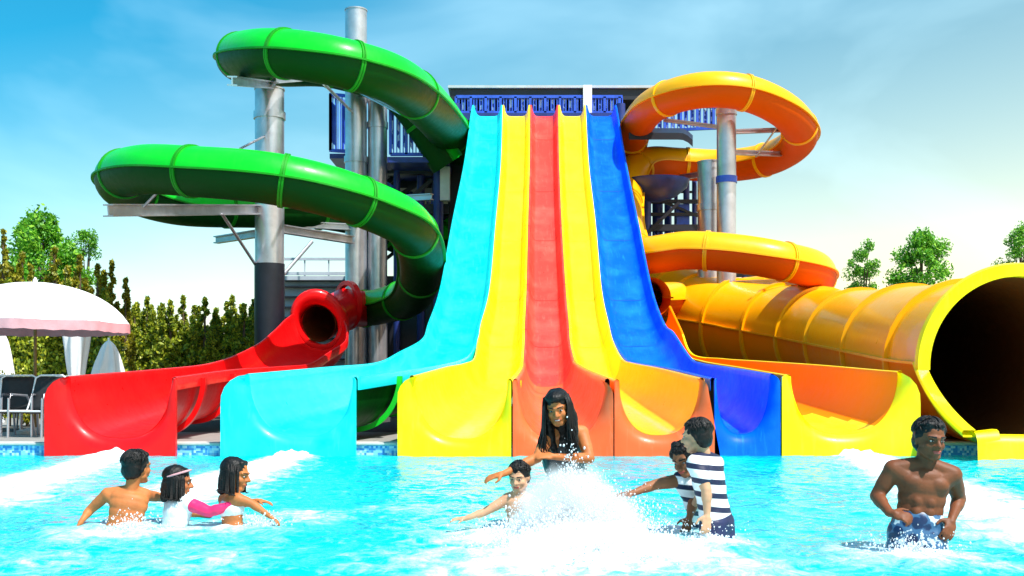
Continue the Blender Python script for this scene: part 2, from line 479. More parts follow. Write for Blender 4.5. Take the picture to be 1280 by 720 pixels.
# green spiral
gre = thing('spiral_slide', (-6.5, 26, .15), 'green spiral tube slide winding round the steel columns at the left', 'water slide')
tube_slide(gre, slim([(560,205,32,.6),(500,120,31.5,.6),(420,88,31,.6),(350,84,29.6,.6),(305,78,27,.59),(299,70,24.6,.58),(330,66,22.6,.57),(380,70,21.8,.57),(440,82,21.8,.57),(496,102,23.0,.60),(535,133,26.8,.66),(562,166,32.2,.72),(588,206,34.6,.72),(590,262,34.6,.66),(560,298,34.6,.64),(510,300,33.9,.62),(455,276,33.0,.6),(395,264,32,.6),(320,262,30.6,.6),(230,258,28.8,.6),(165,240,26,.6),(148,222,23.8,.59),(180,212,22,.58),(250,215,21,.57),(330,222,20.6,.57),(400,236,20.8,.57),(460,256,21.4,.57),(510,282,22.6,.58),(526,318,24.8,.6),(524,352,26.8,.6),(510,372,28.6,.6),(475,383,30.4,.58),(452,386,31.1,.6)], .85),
           M['green'], M['shadegreen'], M['ringgreen'], n=260, ring_every=12, ring_off=5, ringr=.03)

# giant yellow tube
gia = thing('giant_tube_slide', (7, 20, .15), 'giant yellow tube slide with a dark open mouth at the right edge', 'water slide')
GK = [(806,330,33.5,.9),(822,350,33.2,1.0),(842,374,32.6,1.12),(866,392,31.6,1.18),(900,402,30.4,1.2),(950,411,29.2,1.2),(1000,418,27.8,1.2),(1045,424,26.0,1.16),(1090,431,22.6,1.13),(1150,440,18.6,1.12),(1214,450,15.8,1.12),(1266,455,14.5,1.17)]
cs, rs, fr = tube_slide(gia, GK, M['tubetop'], M['orange'], M['tubetop'], n=120, ring_every=12, ring_off=11, ringr=.07, flange=.07, seg=24)  # lower half in orange: underside shading painted as a second colour
c = cs[-1]; V = []; prof = ((-.02, .02), (-.03, .13), (.05, .16), (.12, .14), (.12, -.02), (-.3, -.035), (-3, -.08), (-9.8, -.05))
ax = fr[-1][0]; sd, u = fr[-1][1], fr[-1][2]
n0 = 65
for dx, dr in prof[:6]:
    for k in range(n0):
        a = -PI*.02+ (PI*1.04)*k/(n0-1)
        V.append(c+ax*dx+(sd*math.cos(a)+u*math.sin(a))*(rs[-1]+dr))
mesh_obj('mouth_rim', V, grid_faces(6, n0), M['yellow'], gia, True, 50)
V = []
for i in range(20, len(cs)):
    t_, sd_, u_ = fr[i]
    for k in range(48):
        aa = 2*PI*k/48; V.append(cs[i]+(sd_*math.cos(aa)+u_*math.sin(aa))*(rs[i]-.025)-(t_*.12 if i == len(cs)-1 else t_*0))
mesh_obj('shade_lining', V, grid_faces(len(cs)-20, 48, True), M['innershade'], gia, True, 60)  # added liner, coloured dark for the shade within the mouth
# open lip: half pipe running on to the water, its side walls sloping down
V = []; nl = 22; ns = 33; W = []
rr = rs[-1]+.0
for i in range(nl):
    t = i/(nl-1)
    pc = c+ax*(-.05+1.2*t)+Vector((0, 0, -.02*t))
    a_max = math.acos(min(1, max(0, .66*t)))
    for k in range(ns):
        a = -PI/2+(-a_max+2*a_max*k/(ns-1))
        q = pc+(sd*math.cos(a)*(1+.15*t)+u*math.sin(a))*rr
        flat = max(0, t-.35)/.65
        q.z = max(q.z, .04+.24*min(1, t*1.3)+.02*abs(a+PI/2))
        W.append(q)
mesh_obj('mouth_lip', W, grid_faces(nl, ns), M['yellow'], gia, True, 60)
for side in (0, ns-1):
    m = MB(); pts = [W[i*ns+side] for i in range(nl)]
    for i in range(nl-1):
        pass
    V = []
    out = -sd if side == 0 else sd
    out = out if (pts[3]+out-c).length > (pts[3]-c).length else -out
    for i, q in enumerate(pts):
        for ox, oz in ((-.02, .035), (.13, .035), (.15, -.0), (.13, -.05), (-.02, -.05)):
            V.append(q+out*ox+Vector((0, 0, oz)))
    mesh_obj('lip_flange', V, grid_faces(nl, 5, True), M['yellow'], gia, True, 40)
# front apron of the lip
V = []; e = W[(nl-1)*ns:]
ee = [e[0]+Vector((-.15,.0,.037))]+[Vector(q) for q in e]+[e[-1]+Vector((.3,.05,.03))]
for dy, dz in ((.14, .012), (.0, .012), (-.05, -.01), (-.10, -.10), (-.12, -.6)):
    for q in ee: V.append(Vector((q.x, q.y+dy, q.z+dz if dz > -.5 else min(q.z-.1, -.15))))
mesh_obj('apron', V, grid_faces(5, len(ee)), M['yellow'], gia, True, 60)
for px, Y, zc in ((930, 29.6, 1.1), (1060, 24.9, .55)):
    m = MB(); q = P(px, 430, Y); m.tube([(q.x, Y, .15), (q.x, Y, zc-.08)], .16, 16); m.beam((q.x-.7, Y, zc-.1), (q.x+.7, Y, zc-.1), .2, .1); m.build('cradle', M['dark'], gia)
# ---------------------------------------------------------------- tower
tow = thing('slide_tower', (1, 35, .15), 'dark blue steel platform tower with canopy beam behind the slide tops', 'tower')
def boxpx(m, x0, y0, x1, y1, Y0, Y1):
    a = P(x0, y1, Y0); b = P(x1, y0, Y0); m.box((a.x, Y0, a.z), (b.x, Y1, b.z))
m = MB(); boxpx(m, 563, 110, 829, 124.5, 34.2, 38.5); m.build('canopy_beam', M['dark'], tow)
m = MB(); boxpx(m, 560, 106.5, 832, 109.6, 34.1, 38.6); m.build('canopy_top', M['greywall'], tow)
m = MB(); boxpx(m, 729, 106, 740, 150, 33.95, 34.08); m.build('canopy_post', M['white'], tow)
m = MB(); boxpx(m, 486, 196, 560, 203, 31.7, 38); boxpx(m, 455, 196, 486, 203, 33, 38); m.build('side_platform', M['navy'], tow)
m = MB(); boxpx(m, 412, 192, 455, 198, 33, 36); m.build('side_platform', M['navy'], tow)
m = MB(); boxpx(m, 575, 141, 775, 150, 33.9, 38); m.build('top_platform', M['navy'], tow)
m = MB(); boxpx(m, 484, 206, 562, 235, 34.6, 38.2); boxpx(m, 500, 262, 562, 345, 34.6, 38.2); m.build('shade_core', M['dark'], tow)  # dark boxes added to blacken the tower's shaded interior
m = MB(); boxpx(m, 562, 150, 790, 440, 36.5, 38.2); m.build('shade_core', M['dark'], tow)
m = MB(); boxpx(m, 458, 345, 566, 470, 33.4, 36.4); m.build('shade_block', M['dark'], tow)  # one more dark box added for the black interior
m = MB(); boxpx(m, 560, 190, 592, 440, 33.5, 36); m.build('shade_core', M['dark'], tow)
def railing(x0, y0, x1, y1, Y0, Y1, nb, panel=False, name='railing'):
    "top rail, bottom rail and balusters between two ends"
    m = MB()
    for yy in (0, 1):
        a = P(x0, (y0[0], y0[1])[yy], Y0); b = P(x1, (y1[0], y1[1])[yy], Y1); m.beam(a, b, .08, .09)
    for i in range(nb+1):
        t = i/nb
        Y = Y0+(Y1-Y0)*t; x = x0+(x1-x0)*t
        m.beam(P(x, y0[0]+(y1[0]-y0[0])*t, Y), P(x, y0[1]+(y1[1]-y0[1])*t, Y), .03 if i % 5 else .08)
    r = m.build(name, M['bluerail'], tow)
    if panel:
        q = MB()
        for i in range(0, nb, 2):
            t0 = (i+.15)/nb; t1 = (i+.9)/nb
            def pt(t, f):
                Y = Y0+(Y1-Y0)*t+.06; return P(x0+(x1-x0)*t, (y0[0]+(y1[0]-y0[0])*t)*(1-f)+(y0[1]+(y1[1]-y0[1])*t)*f, Y)
            q.add([pt(t0, .12), pt(t1, .2), pt(t1, .92), pt(t0, .85)], [(0, 1, 2, 3)])
        o = q.build('rail_panel', panel, r, False)
        o.modifiers.new('thick', 'SOLIDIFY').thickness = .02
    return r
m_, nt, b = newmat('speckled_blue_mesh')
v = coord(nt); vo = N(nt, 'ShaderNodeTexVoronoi'); vo.inputs['Scale'].default_value = 6; nt.links.new(v, vo.inputs['Vector'])
nt.links.new(mixcol(nt, maprange(nt, vo.outputs[0], .45, .55), (.02, .06, .4), (.6, .72, .9)), b.inputs['Base Color'])
M['speck'] = m_
railing(570, (121, 141), 778, (121, 141), 34.05, 34.05, 56, M['speck'])
railing(488, (128, 193), 560, (128, 193), 31.8, 31.8, 18, M['speck'])
railing(413, (118, 188), 457, (122, 190), 33.1, 33.1, 6, M['bluerail'])
railing(413, (118, 188), 432, (128, 190), 33.1, 36, 6)
railing(790, (128, 165), 896, (134, 160), 35.5, 34.6, 26, M['speck'])
railing(800, (288, 322), 872, (288, 322), 34.8, 34.8, 16, M['speck'])
railing(462, (215, 245), 500, (240, 272), 33, 33.2, 8, M['speck'], name='stair_railing')
railing(500, (245, 290), 545, (245, 290), 34, 34, 8, M['speck'], name='stair_railing')
for px, y0, y1, Y, w in ((548, 200, 470, 32.5, .3), (545, 205, 460, 34, .26), (478, 300, 470, 33.5, .3), (512, 240, 470, 34.2, .22), (835, 230, 470, 35.6, .24), (808, 210, 470, 34.5, .3), (868, 225, 420, 35.2, .16), (458, 200, 470, 34, .2), (570, 130, 460, 34, .28), (776, 130, 460, 34, .28), (845, 225, 330, 35.3, .12), (496, 206, 470, 33.0, .2), (526, 206, 470, 33.3, .24), (468, 262, 470, 34.6, .2), (822, 250, 470, 35.0, .34), (858, 225, 470, 34.9, .2), (795, 225, 470, 34.4, .3), (930, 345, 470, 33.5, .14), (880, 330, 470, 34, .2)):
    m = MB(); a = P(px, y0, Y); m.tube([(a.x, Y, .15), (a.x, Y, a.z)], w/2, 14); m.build('tower_post', M['navy'], tow)
for a, b_, w in ((P(460, 250, 34), P(500, 215, 34), .14), (P(498, 245, 34.1), P(546, 216, 34.1), .12), (P(800, 268, 34.6), P(872, 268, 34.6), .1), (P(800, 240, 34.6), P(872, 270, 34.6), .08), (P(790, 335, 34.6), P(880, 335, 34.6), .14), (P(455, 300, 34), P(545, 300, 34), .14), (P(455, 345, 34), P(500, 310, 34), .1), (P(865, 240, 35), P(800, 240, 35), .07), (P(812, 355, 34.5), P(950, 350, 34.5), .12), (P(455, 212, 33.1), P(562, 212, 33.1), .3), (P(456, 206, 33.2), P(500, 245, 33.2), .14), (P(500, 262, 33.4), P(562, 262, 33.4), .3), (P(496, 262, 33.2), P(540, 225, 33.2), .12), (P(498, 330, 33.2), P(545, 268, 33.2), .12), (P(790, 252, 34.6), P(875, 252, 34.6), .12), (P(790, 285, 34.6), P(875, 285, 34.6), .2), (P(795, 320, 34.4), P(885, 324, 34.4), .26), (P(800, 300, 34.4), P(850, 252, 34.4), .1), (P(870, 345, 33.8), P(960, 342, 33.8), .16), (P(812, 340, 34.5), P(900, 372, 34.5), .08)):
    m = MB(); m.beam(a, b_, w, w); m.build('brace', M['dark'], tow)
m = MB(); boxpx(m, 550, 208, 562, 250, 32.2, 32.5); m.build('white_box', M['white'], tow)
m = MB(); boxpx(m, 846, 255, 862, 285, 34.7, 35.0); m.build('blue_panel', M['bluerail'], tow)
m = MB(); boxpx(m, 455, 203, 562, 213, 32.9, 38); m.build('deck_girder', M['dark'], tow)
m = MB(); boxpx(m, 796, 318, 872, 345, 34.9, 36); m.build('control_hut', M['dark'], tow)
# small curved awning over the right landing
V = []; nn = 14
for j, (Y, dz) in enumerate(((31.8, 0), (34.8, .15))):
    for i in range(nn):
        t = i/(nn-1); q = P(786+80*t, 182-17*math.sin(min(1, t*1.15)*PI*.5)-0, Y)
        z = P(0, 166 if t < .8 else 166+9*((t-.8)/.2)**2, Y).z+dz
        V.append((q.x, Y, z))
for j in range(2):
    for i in range(nn): a = V[j*nn+i]; V.append((a[0], a[1], a[2]-.2))
f = grid_faces(2, nn)+[(2*nn+a, 2*nn+b2, 2*nn+c2, 2*nn+d) for a, b2, c2, d in grid_faces(2, nn, flip=True)]
f += [(i, i+1, 2*nn+i+1, 2*nn+i) for i in range(nn-1)]+[(nn+i, nn+i+1, 3*nn+i+1, 3*nn+i) for i in range(nn-1)]+[(0, nn, 3*nn, 2*nn), (nn-1, 2*nn-1, 4*nn-1, 3*nn-1)]
mesh_obj('landing_awning', V, f, M['dark'], tow)
# funnel under it
m = MB(); m.tube([P(820, 226, 32.8), P(820, 235, 32.8), P(820, 246, 32.8), P(820, 252, 32.8)], [1.0, .92, .6, .15], 24)
for i in range(1): m.build('splash_bowl', M['navy'], tow)

# ---------------------------------------------------------------- columns with their arms
def sleeve(t, px, Y, wpx, y0):  # dark sheath painted in for the platform's shadow on the lower column
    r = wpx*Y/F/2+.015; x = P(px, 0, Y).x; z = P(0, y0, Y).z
    m = MB(); m.tube([(x, Y, .2), (x, Y, z)], r, 40); m.build('sleeve', M['dark'], t)  # added dark sheath, stands in for the platform's shadow
def column(px, ytop, Y, wpx, label, collar=(), arms=(), struts=()):
    a = P(px, ytop, Y); r = wpx*Y/F/2
    t = thing('support_column', (a.x, Y, .15), label, 'column', 'round steel columns carrying the spiral slides')
    m = MB(); m.tube([(a.x, Y, .17), (a.x, Y, a.z)], r, 40); m.build('pipe', M['steel'], t)
    m = MB(); m.tube([(a.x, Y, .155), (a.x, Y, .19)], r*1.5, 28); m.build('base_plate', M['dark'], t)
    m = MB(); m.tube([(a.x, Y, a.z+.002), (a.x, Y, a.z+.04)], r*1.05, 40); m.build('cap', M['steel'], t)
    for yy, mm in collar:
        z = P(px, yy, Y).z; m = MB(); m.tube([(a.x, Y, z-.09), (a.x, Y, z+.09)], r*1.1, 40); m.build('collar', M[mm], t)
    for (p, q, w, h) in arms:
        m = MB(); m.ibeam(p, q, w, h); m.build('arm', M['steel'], t)
    for (p, q, w) in struts:
        m = MB(); m.tube([p, q], w/2, 10); m.build('strut', M['steel'], t)
    return t
c0 = column(337, 113, 29, 36, 'thick grey column nearest the left, ringed by both green loops', ((145, 'steel'),),
  ((P(290, 101, 22.2), P(337, 106, 28.6), .2, .2), (P(345, 100, 28), P(445, 92, 31.6), .16, .18), (P(135, 263, 22.6), P(325, 262, 28.9), .24, .26), (P(270, 300, 30.5), P(335, 290, 29), .18, .2), (P(345, 285, 29), P(440, 300, 31.5), .2, .22)),
  ((P(278, 268, 27), P(320, 332, 28.9), .08), (P(390, 302, 30), P(350, 348, 29), .1), (P(300, 186, 27), P(335, 168, 28.9), .06), (P(180, 258, 22.6), P(195, 242, 22.3), .06), (P(337, 100, 28.6), P(337, 113, 29), .3)))
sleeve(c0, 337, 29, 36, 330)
column(445, 14, 32.2, 27, 'tallest slim grey column, its top standing above the upper green loop', ((200, 'steel'), (60, 'steel')),
  ((P(445, 110, 32), P(505, 140, 25), .14, .16), (P(445, 272, 32), P(480, 284, 22.4), .16, .18), (P(445, 284, 32), P(360, 280, 31.6), .16, .18)),
  ((P(405, 105, 27), P(440, 140, 32), .08),))
column(472, 104, 32.3, 24, 'grey column with two flanged joints just right of the tallest column', ((125, 'steel'), (157, 'steel'), (395, 'steel')),
  ((P(472, 250, 32.3), P(540, 246, 31.2), .16, .18),), ())
column(887, 204, 30.8, 30, 'shorter grey column left of a slimmer one under the orange loop', ((260, 'steel'),),
  ((P(887, 216, 30.8), P(850, 222, 33.8), .16, .16),), ())
column(908, 130, 29.8, 24, 'tall slim grey column with a blue band inside the upper orange loop', ((225, 'bluerail'), (140, 'steel')),
  ((P(908, 165, 29.8), P(990, 162, 30.4), .12, .12), (P(908, 190, 29.8), P(990, 193, 32.4), .12, .14), (P(908, 160, 29.9), P(830, 150, 30.6), .1, .1), (P(908, 355, 29.8), P(1000, 352, 28.2), .14, .16)),
  ((P(925, 135, 29.8), P(985, 160, 30.4), .03), (P(945, 196, 31), P(985, 140, 29.6), .05), (P(950, 345, 28), P(985, 352, 28), .05)))
column(945, 352, 30.2, 14, 'short thin grey post under the lower orange loop', (), ((P(930, 356, 30), P(1010, 358, 29), .12, .14),), ())

# ---------------------------------------------------------------- louvred wall behind the red hood
lw = thing('louvred_wall', (P(390, 0, 38).x, 38, .15), 'light grey louvred plant room wall behind the red hooded mouth', 'building')
m = MB(); boxpx(m, 345, 352, 470, 489, 38.2, 41); m.build('wall', M['greywall'], lw)
m = MB(); boxpx(m, 340, 345, 475, 350, 37.9, 41.2); m.build('roof', M['greywall'], lw)
m = MB()
for i in range(9):
    z = P(0, 358+i*13, 38).z; a = P(347, 0, 38).x; b_ = P(468, 0, 38).x
    m.beam((a, 38.08, z), (b_, 38.08, z), .22, .05)
m.build('louvres', M['dark'], lw)
m = MB(); boxpx(m, 345, 340, 475, 343.5, 37.95, 38.1); boxpx(m, 345, 322, 475, 325, 37.95, 38.1)
for x in (350, 380, 410, 440, 470): boxpx(m, x, 322, x+1.5, 345, 38.0, 38.06)
m.build('roof_railing', M['greywall'], lw)

# ---------------------------------------------------------------- ground, pool, water
PX0, PX1, PY0, PY1 = -17., 17., -8., 14.2
def quadgrid(name, rects, z, mat, kind='structure'):
    m = MB()
    for x0, y0, x1, y1 in rects: m.add([(x0,y0,z),(x1,y0,z),(x1,y1,z),(x0,y1,z)], [(0,1,2,3)])
    o = m.build(name, mat, None, False); o['kind'] = kind; return o
m_, nt, b = newmat('lawn_and_earth')
v = coord(nt)
col = mixcol(nt, maprange(nt, noise_(nt, v, .35, 8, .6), .4, .62), (.05, .10, .02), (.20, .17, .11))
col = mixcol(nt, maprange(nt, noise_(nt, v, 7, 6, .7), .4, .7, 0, .5), col, (.03, .06, .015))
nt.links.new(col, b.inputs['Base Color']); b.inputs['Roughness'].default_value = .95
bump(nt, b, noise_(nt, v, 20, 6), .8, .05); M['lawn'] = m_
m_, nt, b = newmat('deck_slabs')
v = coord(nt); br = N(nt, 'ShaderNodeTexBrick'); nt.links.new(v, br.inputs[0])
br.inputs['Scale'].default_value = 1.6; br.inputs['Color1'].default_value = (.34, .32, .29, 1); br.inputs['Color2'].default_value = (.30, .28, .26, 1); br.inputs['Mortar'].default_value = (.2, .19, .18, 1); br.inputs['Mortar Size'].default_value = .012
br.inputs['Row Height'].default_value = .6; br.inputs['Brick Width'].default_value = .6; br.offset = 0
col = mixcol(nt, maprange(nt, noise_(nt, v, 3, 7, .7), .4, .7, 0, .6), br.outputs[0], (.28, .26, .24))
nt.links.new(col, b.inputs['Base Color']); b.inputs['Roughness'].default_value = .55
M['deck'] = m_
G = .148
quadgrid('ground', [(-900, PY1+26, 900, 2500), (-900, -900, -30, PY1+26), (30, -900, 900, PY1+26), (-30, -900, 30, -20)], G-.004, M['lawn'])
quadgrid('pool_deck', [(-30, PY1+.3, 30, PY1+26), (-30, -20, PX0, PY1+.3), (PX1, -20, 30, PY1+.3), (PX0, -20, PX1, PY0)], G, M['deck'])
M['darkground'] = plain('bounce_cut_ground', (.05, .047, .04), .95, 0, .4, 16, .8)
quadgrid('added_dark_ground', [(-9, 17.6, 14, 38.6), (2.2, 15.3, 14, 17.6)], G+.005, M['darkground'])  # dark patch added to cut bounce light on the slide undersides
m = MB(); m.box((PX0, PY1-.03, .125), (PX1, PY1+.3, .165)); o = m.build('pool_coping', M['concrete']); o['kind'] = 'structure'
o.modifiers.new('b', 'BEVEL').width = .012
m_, nt, b = newmat('mosaic_tile')
v = coord(nt, (1, 1, 1)); sc = N(nt, 'ShaderNodeVectorMath', operation='SCALE'); nt.links.new(v, sc.inputs[0]); sc.inputs['Scale'].default_value = 34
fl = N(nt, 'ShaderNodeVectorMath', operation='FLOOR'); nt.links.new(sc.outputs[0], fl.inputs[0])
wn = N(nt, 'ShaderNodeTexWhiteNoise'); nt.links.new(fl.outputs[0], wn.inputs['Vector'])
rp = N(nt, 'ShaderNodeValToRGB'); nt.links.new(wn.outputs[0], rp.inputs[0]); rp.color_ramp.interpolation = 'CONSTANT'
e = rp.color_ramp.elements; e[0].color = (.05, .25, .65, 1); e[1].position = .3; e[1].color = (.25, .55, .85, 1); k = e.new(.6); k.color = (.55, .75, .9, 1); k = e.new(.85); k.color = (.12, .4, .8, 1)
nt.links.new(rp.outputs[0], b.inputs['Base Color']); b.inputs['Roughness'].default_value = .15; M['tile'] = m_
M['floor'] = plain('cyan_pool_lining', (.02, .62, .72), .5, 0, .06, 2, 0)
m = MB(); m.box((PX0, PY1, -1.1), (PX1, PY1+.28, .124)); m.box((PX0-.3, PY0, -1.1), (PX0, PY1, .14)); m.box((PX1, PY0, -1.1), (PX1+.3, PY1, .14)); m.box((PX0, PY0-.3, -1.1), (PX1, PY0, .14))
o = m.build('pool_wall', M['tile'], None, False); o['kind'] = 'structure'
quadgrid('pool_floor', [(PX0, PY0, PX1, PY1)], -1.05, M['floor'])

# water surface: real waves, foam amount kept per vertex
def fbm(X, Y, sc, oct_=4, seed=0, ax=1., ay=1.):
    rs_ = np.random.RandomState(seed); out = np.zeros_like(X); amp = 1; tot = 0
    for o_ in range(oct_):
        for q in range(7):
            th = rs_.rand()*2*PI; k = sc*(1+.5*rs_.rand())*2**o_; ph = rs_.rand()*2*PI
            out += amp*np.sin(k*(math.cos(th)*X*ax+math.sin(th)*Y*ay)+ph+1.2*np.sin(k*.37*(math.sin(th)*X*ax-math.cos(th)*Y*ay)+ph*2))/7
        tot += amp; amp *= .55
    return out/tot
def seg(X, Y, a, b):
    ax, ay = a; bx, by = b; dx, dy = bx-ax, by-ay; L2 = dx*dx+dy*dy
    t = np.clip(((X-ax)*dx+(Y-ay)*dy)/L2, 0, 1)
    return np.hypot(X-ax-t*dx, Y-ay-t*dy), t
SPOTS = [(xw(150, 6.9), 6.75, .42, .9), (xw(215, 7), 6.9, .45, .75), (xw(300, 7.1), 7.0, .35, .8), (xw(355, 7.2), 7.6, .4, .7), (xw(650, 6.8), 6.75, .35, 1), (xw(600, 6.6), 6.6, .45, .7), (xw(725, 6.6), 6.5, .75, 1.6), (xw(720, 6), 5.9, .62, 1.5), (xw(830, 6), 5.9, .5, 1.1), (xw(850, 6.6), 6.6, .3, .8), (xw(895, 6.2), 6.3, .35, .9), (xw(1140, 5.8), 5.85, .42, 1.1), (xw(1200, 5.6), 5.7, .35, .8), (xw(640, 5.6), 5.5, .6, .9), (xw(900, 5.6), 5.5, .5, .8), (xw(1090, 5.6), 5.6, .3, .7), (xw(540, 5.8), 5.7, .5, .6), (xw(60, 5.8), 5.7, .5, .5), (xw(250, 5.8), 5.8, .5, .5), (xw(520, 8), 8, .5, .5)]
JETS = [((-5.1, 14.1), (-4.15, 8.2), .38, 1.0), ((-2.75, 14.1), (-2.75, 8.8), .36, 1.0), ((4.45, 14.1), (3.25, 6.6), .42, 1.0)]
def water():
    xs = np.concatenate([np.linspace(PX0, -6.9, 30), np.linspace(-6.8, 6.8, 620), np.linspace(6.9, PX1, 30)])
    ys = np.concatenate([np.linspace(PY0, 4.2, 30), 4.3+(PY1-.003-4.3)*np.linspace(0, 1, 520)**1.25])
    X, Y = np.meshgrid(xs, ys)
    foam = np.zeros_like(X); lift = np.zeros_like(X)
    for a, b_, w, s in JETS:
        d, t = seg(X, Y, a, b_); ww = w*(.7+1.0*t)
        g = np.exp(-(d/ww)**2)*(1-.35*t); foam = np.maximum(foam, 1.15*g*s); lift += .045*np.exp(-(d/(ww*.8))**2)*(1-.7*t)
    for x, y, r, s in SPOTS:
        d = np.hypot((X-x), (Y-y)*.8); foam = np.maximum(foam, .72*s*np.exp(-(d/r)**2)); lift += .008*s*np.exp(-(d/r)**2)
    Z = .028*fbm(X, Y, 1.6, 2, 1)+.030*fbm(X, Y, 5.0, 3, 2, 1, .8)+.018*fbm(X, Y, 15, 3, 3)
    ch = np.abs(fbm(X, Y, 11, 4, 5)); Z += lift+np.clip(foam, 0, 1)*.035*ch*2
    edge = np.clip((PY1-Y)/.3, 0, 1); Z *= .3+.7*edge
    foam += -.01+.13*fbm(X, Y, 1.1, 2, 9)
    V = np.stack([X, Y, Z], -1).reshape(-1, 3)
    nr, nc = X.shape
    idx = np.arange(nr*nc).reshape(nr, nc)
    q = np.stack([idx[:-1, :-1], idx[:-1, 1:], idx[1:, 1:], idx[1:, :-1]], -1).reshape(-1, 4)
    me = bpy.data.meshes.new('pool_water'); me.vertices.add(len(V)); me.vertices.foreach_set('co', V.ravel())
    me.loops.add(len(q)*4); me.loops.foreach_set('vertex_index', q.ravel()); me.polygons.add(len(q))
    me.polygons.foreach_set('loop_start', np.arange(len(q))*4); me.update(calc_edges=True); me.validate()
    a = me.attributes.new('foam', 'FLOAT', 'POINT'); a.data.foreach_set('value', foam.ravel())
    me.shade_smooth()
    o = bpy.data.objects.new('pool_water', me); COL.objects.link(o); o['kind'] = 'structure'
    m, nt, b = newmat('pool_water')
    v = coord(nt)
    at = N(nt, 'ShaderNodeAttribute', attribute_name='foam')
    n1 = noise_(nt, coord(nt, (1, .75, 1)), 5.5, 7, .68, .8)
    n2 = noise_(nt, v, 26, 5, .7, .5)
    s = math_(nt, 'ADD', math_(nt, 'MULTIPLY', n1, .75), math_(nt, 'MULTIPLY', n2, .25))
    s = math_(nt, 'ADD', s, math_(nt, 'MULTIPLY', at.outputs['Fac'], .45))
    fm = maprange(nt, s, .58, .88)
    wc = mixcol(nt, maprange(nt, noise_(nt, coord(nt, (1, .5, 1)), 1.2, 4, .6, .6), .35, .65), (.0, .56, .70), (.0, .80, .82))
    nt.links.new(mixcol(nt, fm, wc, (.9, .95, .97)), b.inputs['Base Color'])
    nt.links.new(maprange(nt, fm, 0, 1, .06, .55), b.inputs['Roughness'])
    nt.links.new(maprange(nt, fm, 0, .6, .80, 1), b.inputs['Alpha'])
    b.inputs['IOR'].default_value = 1.33; b.inputs['Specular IOR Level'].default_value = .25
    h = math_(nt, 'ADD', noise_(nt, coord(nt, (1, .6, 1)), 7, 4, .5, .6), math_(nt, 'MULTIPLY', fm, .6))
    bump(nt, b, h, .55, .05)
    me.materials.append(m)
    return o
water()

# thick white water rushing out of three chutes
M['foam'] = plain('white_water', (.92, .95, .97), .45, 0, .04, 14, .9)
def jet(a, b_, w0, w1, z0, z1, label):
    rng = random.Random(5)
    V = []; nr, nc = 70, 26
    for i in range(nr):
        t = i/(nr-1)
        cx = a[0]+(b_[0]-a[0])*t; y = a[1]+(b_[1]-a[1])*t; w = w0+(w1-w0)*t; z = z0+(z1-z0)*(t**.6)
        for j in range(nc):
            s = -1+2*j/(nc-1)
            n_ = noise.fractal(Vector((cx*2+s*3, y*3, 2.3)), 1, 2, 5)
            edge = abs(s)**3
            V.append((cx+s*w*(1+.15*n_), y, z*(1-edge)-.08*edge+.05*n_*(1-edge*.5)))
    o = mesh_obj('water_jet', V, grid_faces(nr, nc), M['foam'], None, True, 0, org=(a[0], a[1], 0))
    tag(o, label, 'water', 'white water rushing out of the chutes', 'stuff')
jet((-5.1, 15.6), (-4.9, 12.6), .26, .42, .30, -.03, 'white water pouring from the red chute')
jet((-2.78, 15.6), (-2.75, 12.6), .24, .40, .30, -.03, 'white water pouring from the turquoise chute')
jet((4.62, 15.6), (4.2, 12.6), .28, .44, .30, -.03, 'white water pouring from the open yellow chute')

# splash made of droplets
ICO_V = []; ICO_F = []
bm = bmesh.new(); bmesh.ops.create_icosphere(bm, subdivisions=1, radius=1); ICO_V = np.array([v.co[:] for v in bm.verts]); ICO_F = np.array([[v.index for v in f.verts] for f in bm.faces]); bm.free()
def droplets(pts, rad, org, label, parent=None, name='splash'):
    pts = np.array(pts)-np.array(org); rad = np.array(rad); n = len(pts)
    st = 1+.6*np.random.rand(n, 1, 1)*np.array([0, 0, 1.])
    V = (pts[:, None, :]+ICO_V[None]*rad[:, None, None]*st).reshape(-1, 3)
    q = (ICO_F[None]+(np.arange(n)*len(ICO_V))[:, None, None]).reshape(-1, 3)
    me = bpy.data.meshes.new(name); me.vertices.add(len(V)); me.vertices.foreach_set('co', V.ravel())
    me.loops.add(q.size); me.loops.foreach_set('vertex_index', q.ravel()); me.polygons.add(len(q))
    me.polygons.foreach_set('loop_start', np.arange(len(q))*3); me.update(calc_edges=True); me.shade_smooth()
    me.materials.append(M['drop']); o = bpy.data.objects.new(name, me); COL.objects.link(o); o.location = org
    tag(o, label, 'splash', None, 'stuff'); return o
m_, nt, b = newmat('spray'); b.inputs['Base Color'].default_value = (.93, .97, 1, 1); b.inputs['Roughness'].default_value = .25
tr = N(nt, 'ShaderNodeBsdfTranslucent'); tr.inputs[0].default_value = (.93, .97, 1, 1); mx = N(nt, 'ShaderNodeMixShader'); mx.inputs[0].default_value = .5
nt.links.new(b.outputs[0], mx.inputs[1]); nt.links.new(tr.outputs[0], mx.inputs[2]); nt.links.new(mx.outputs[0], nt.nodes['Material Output'].inputs[0]); M['drop'] = m_
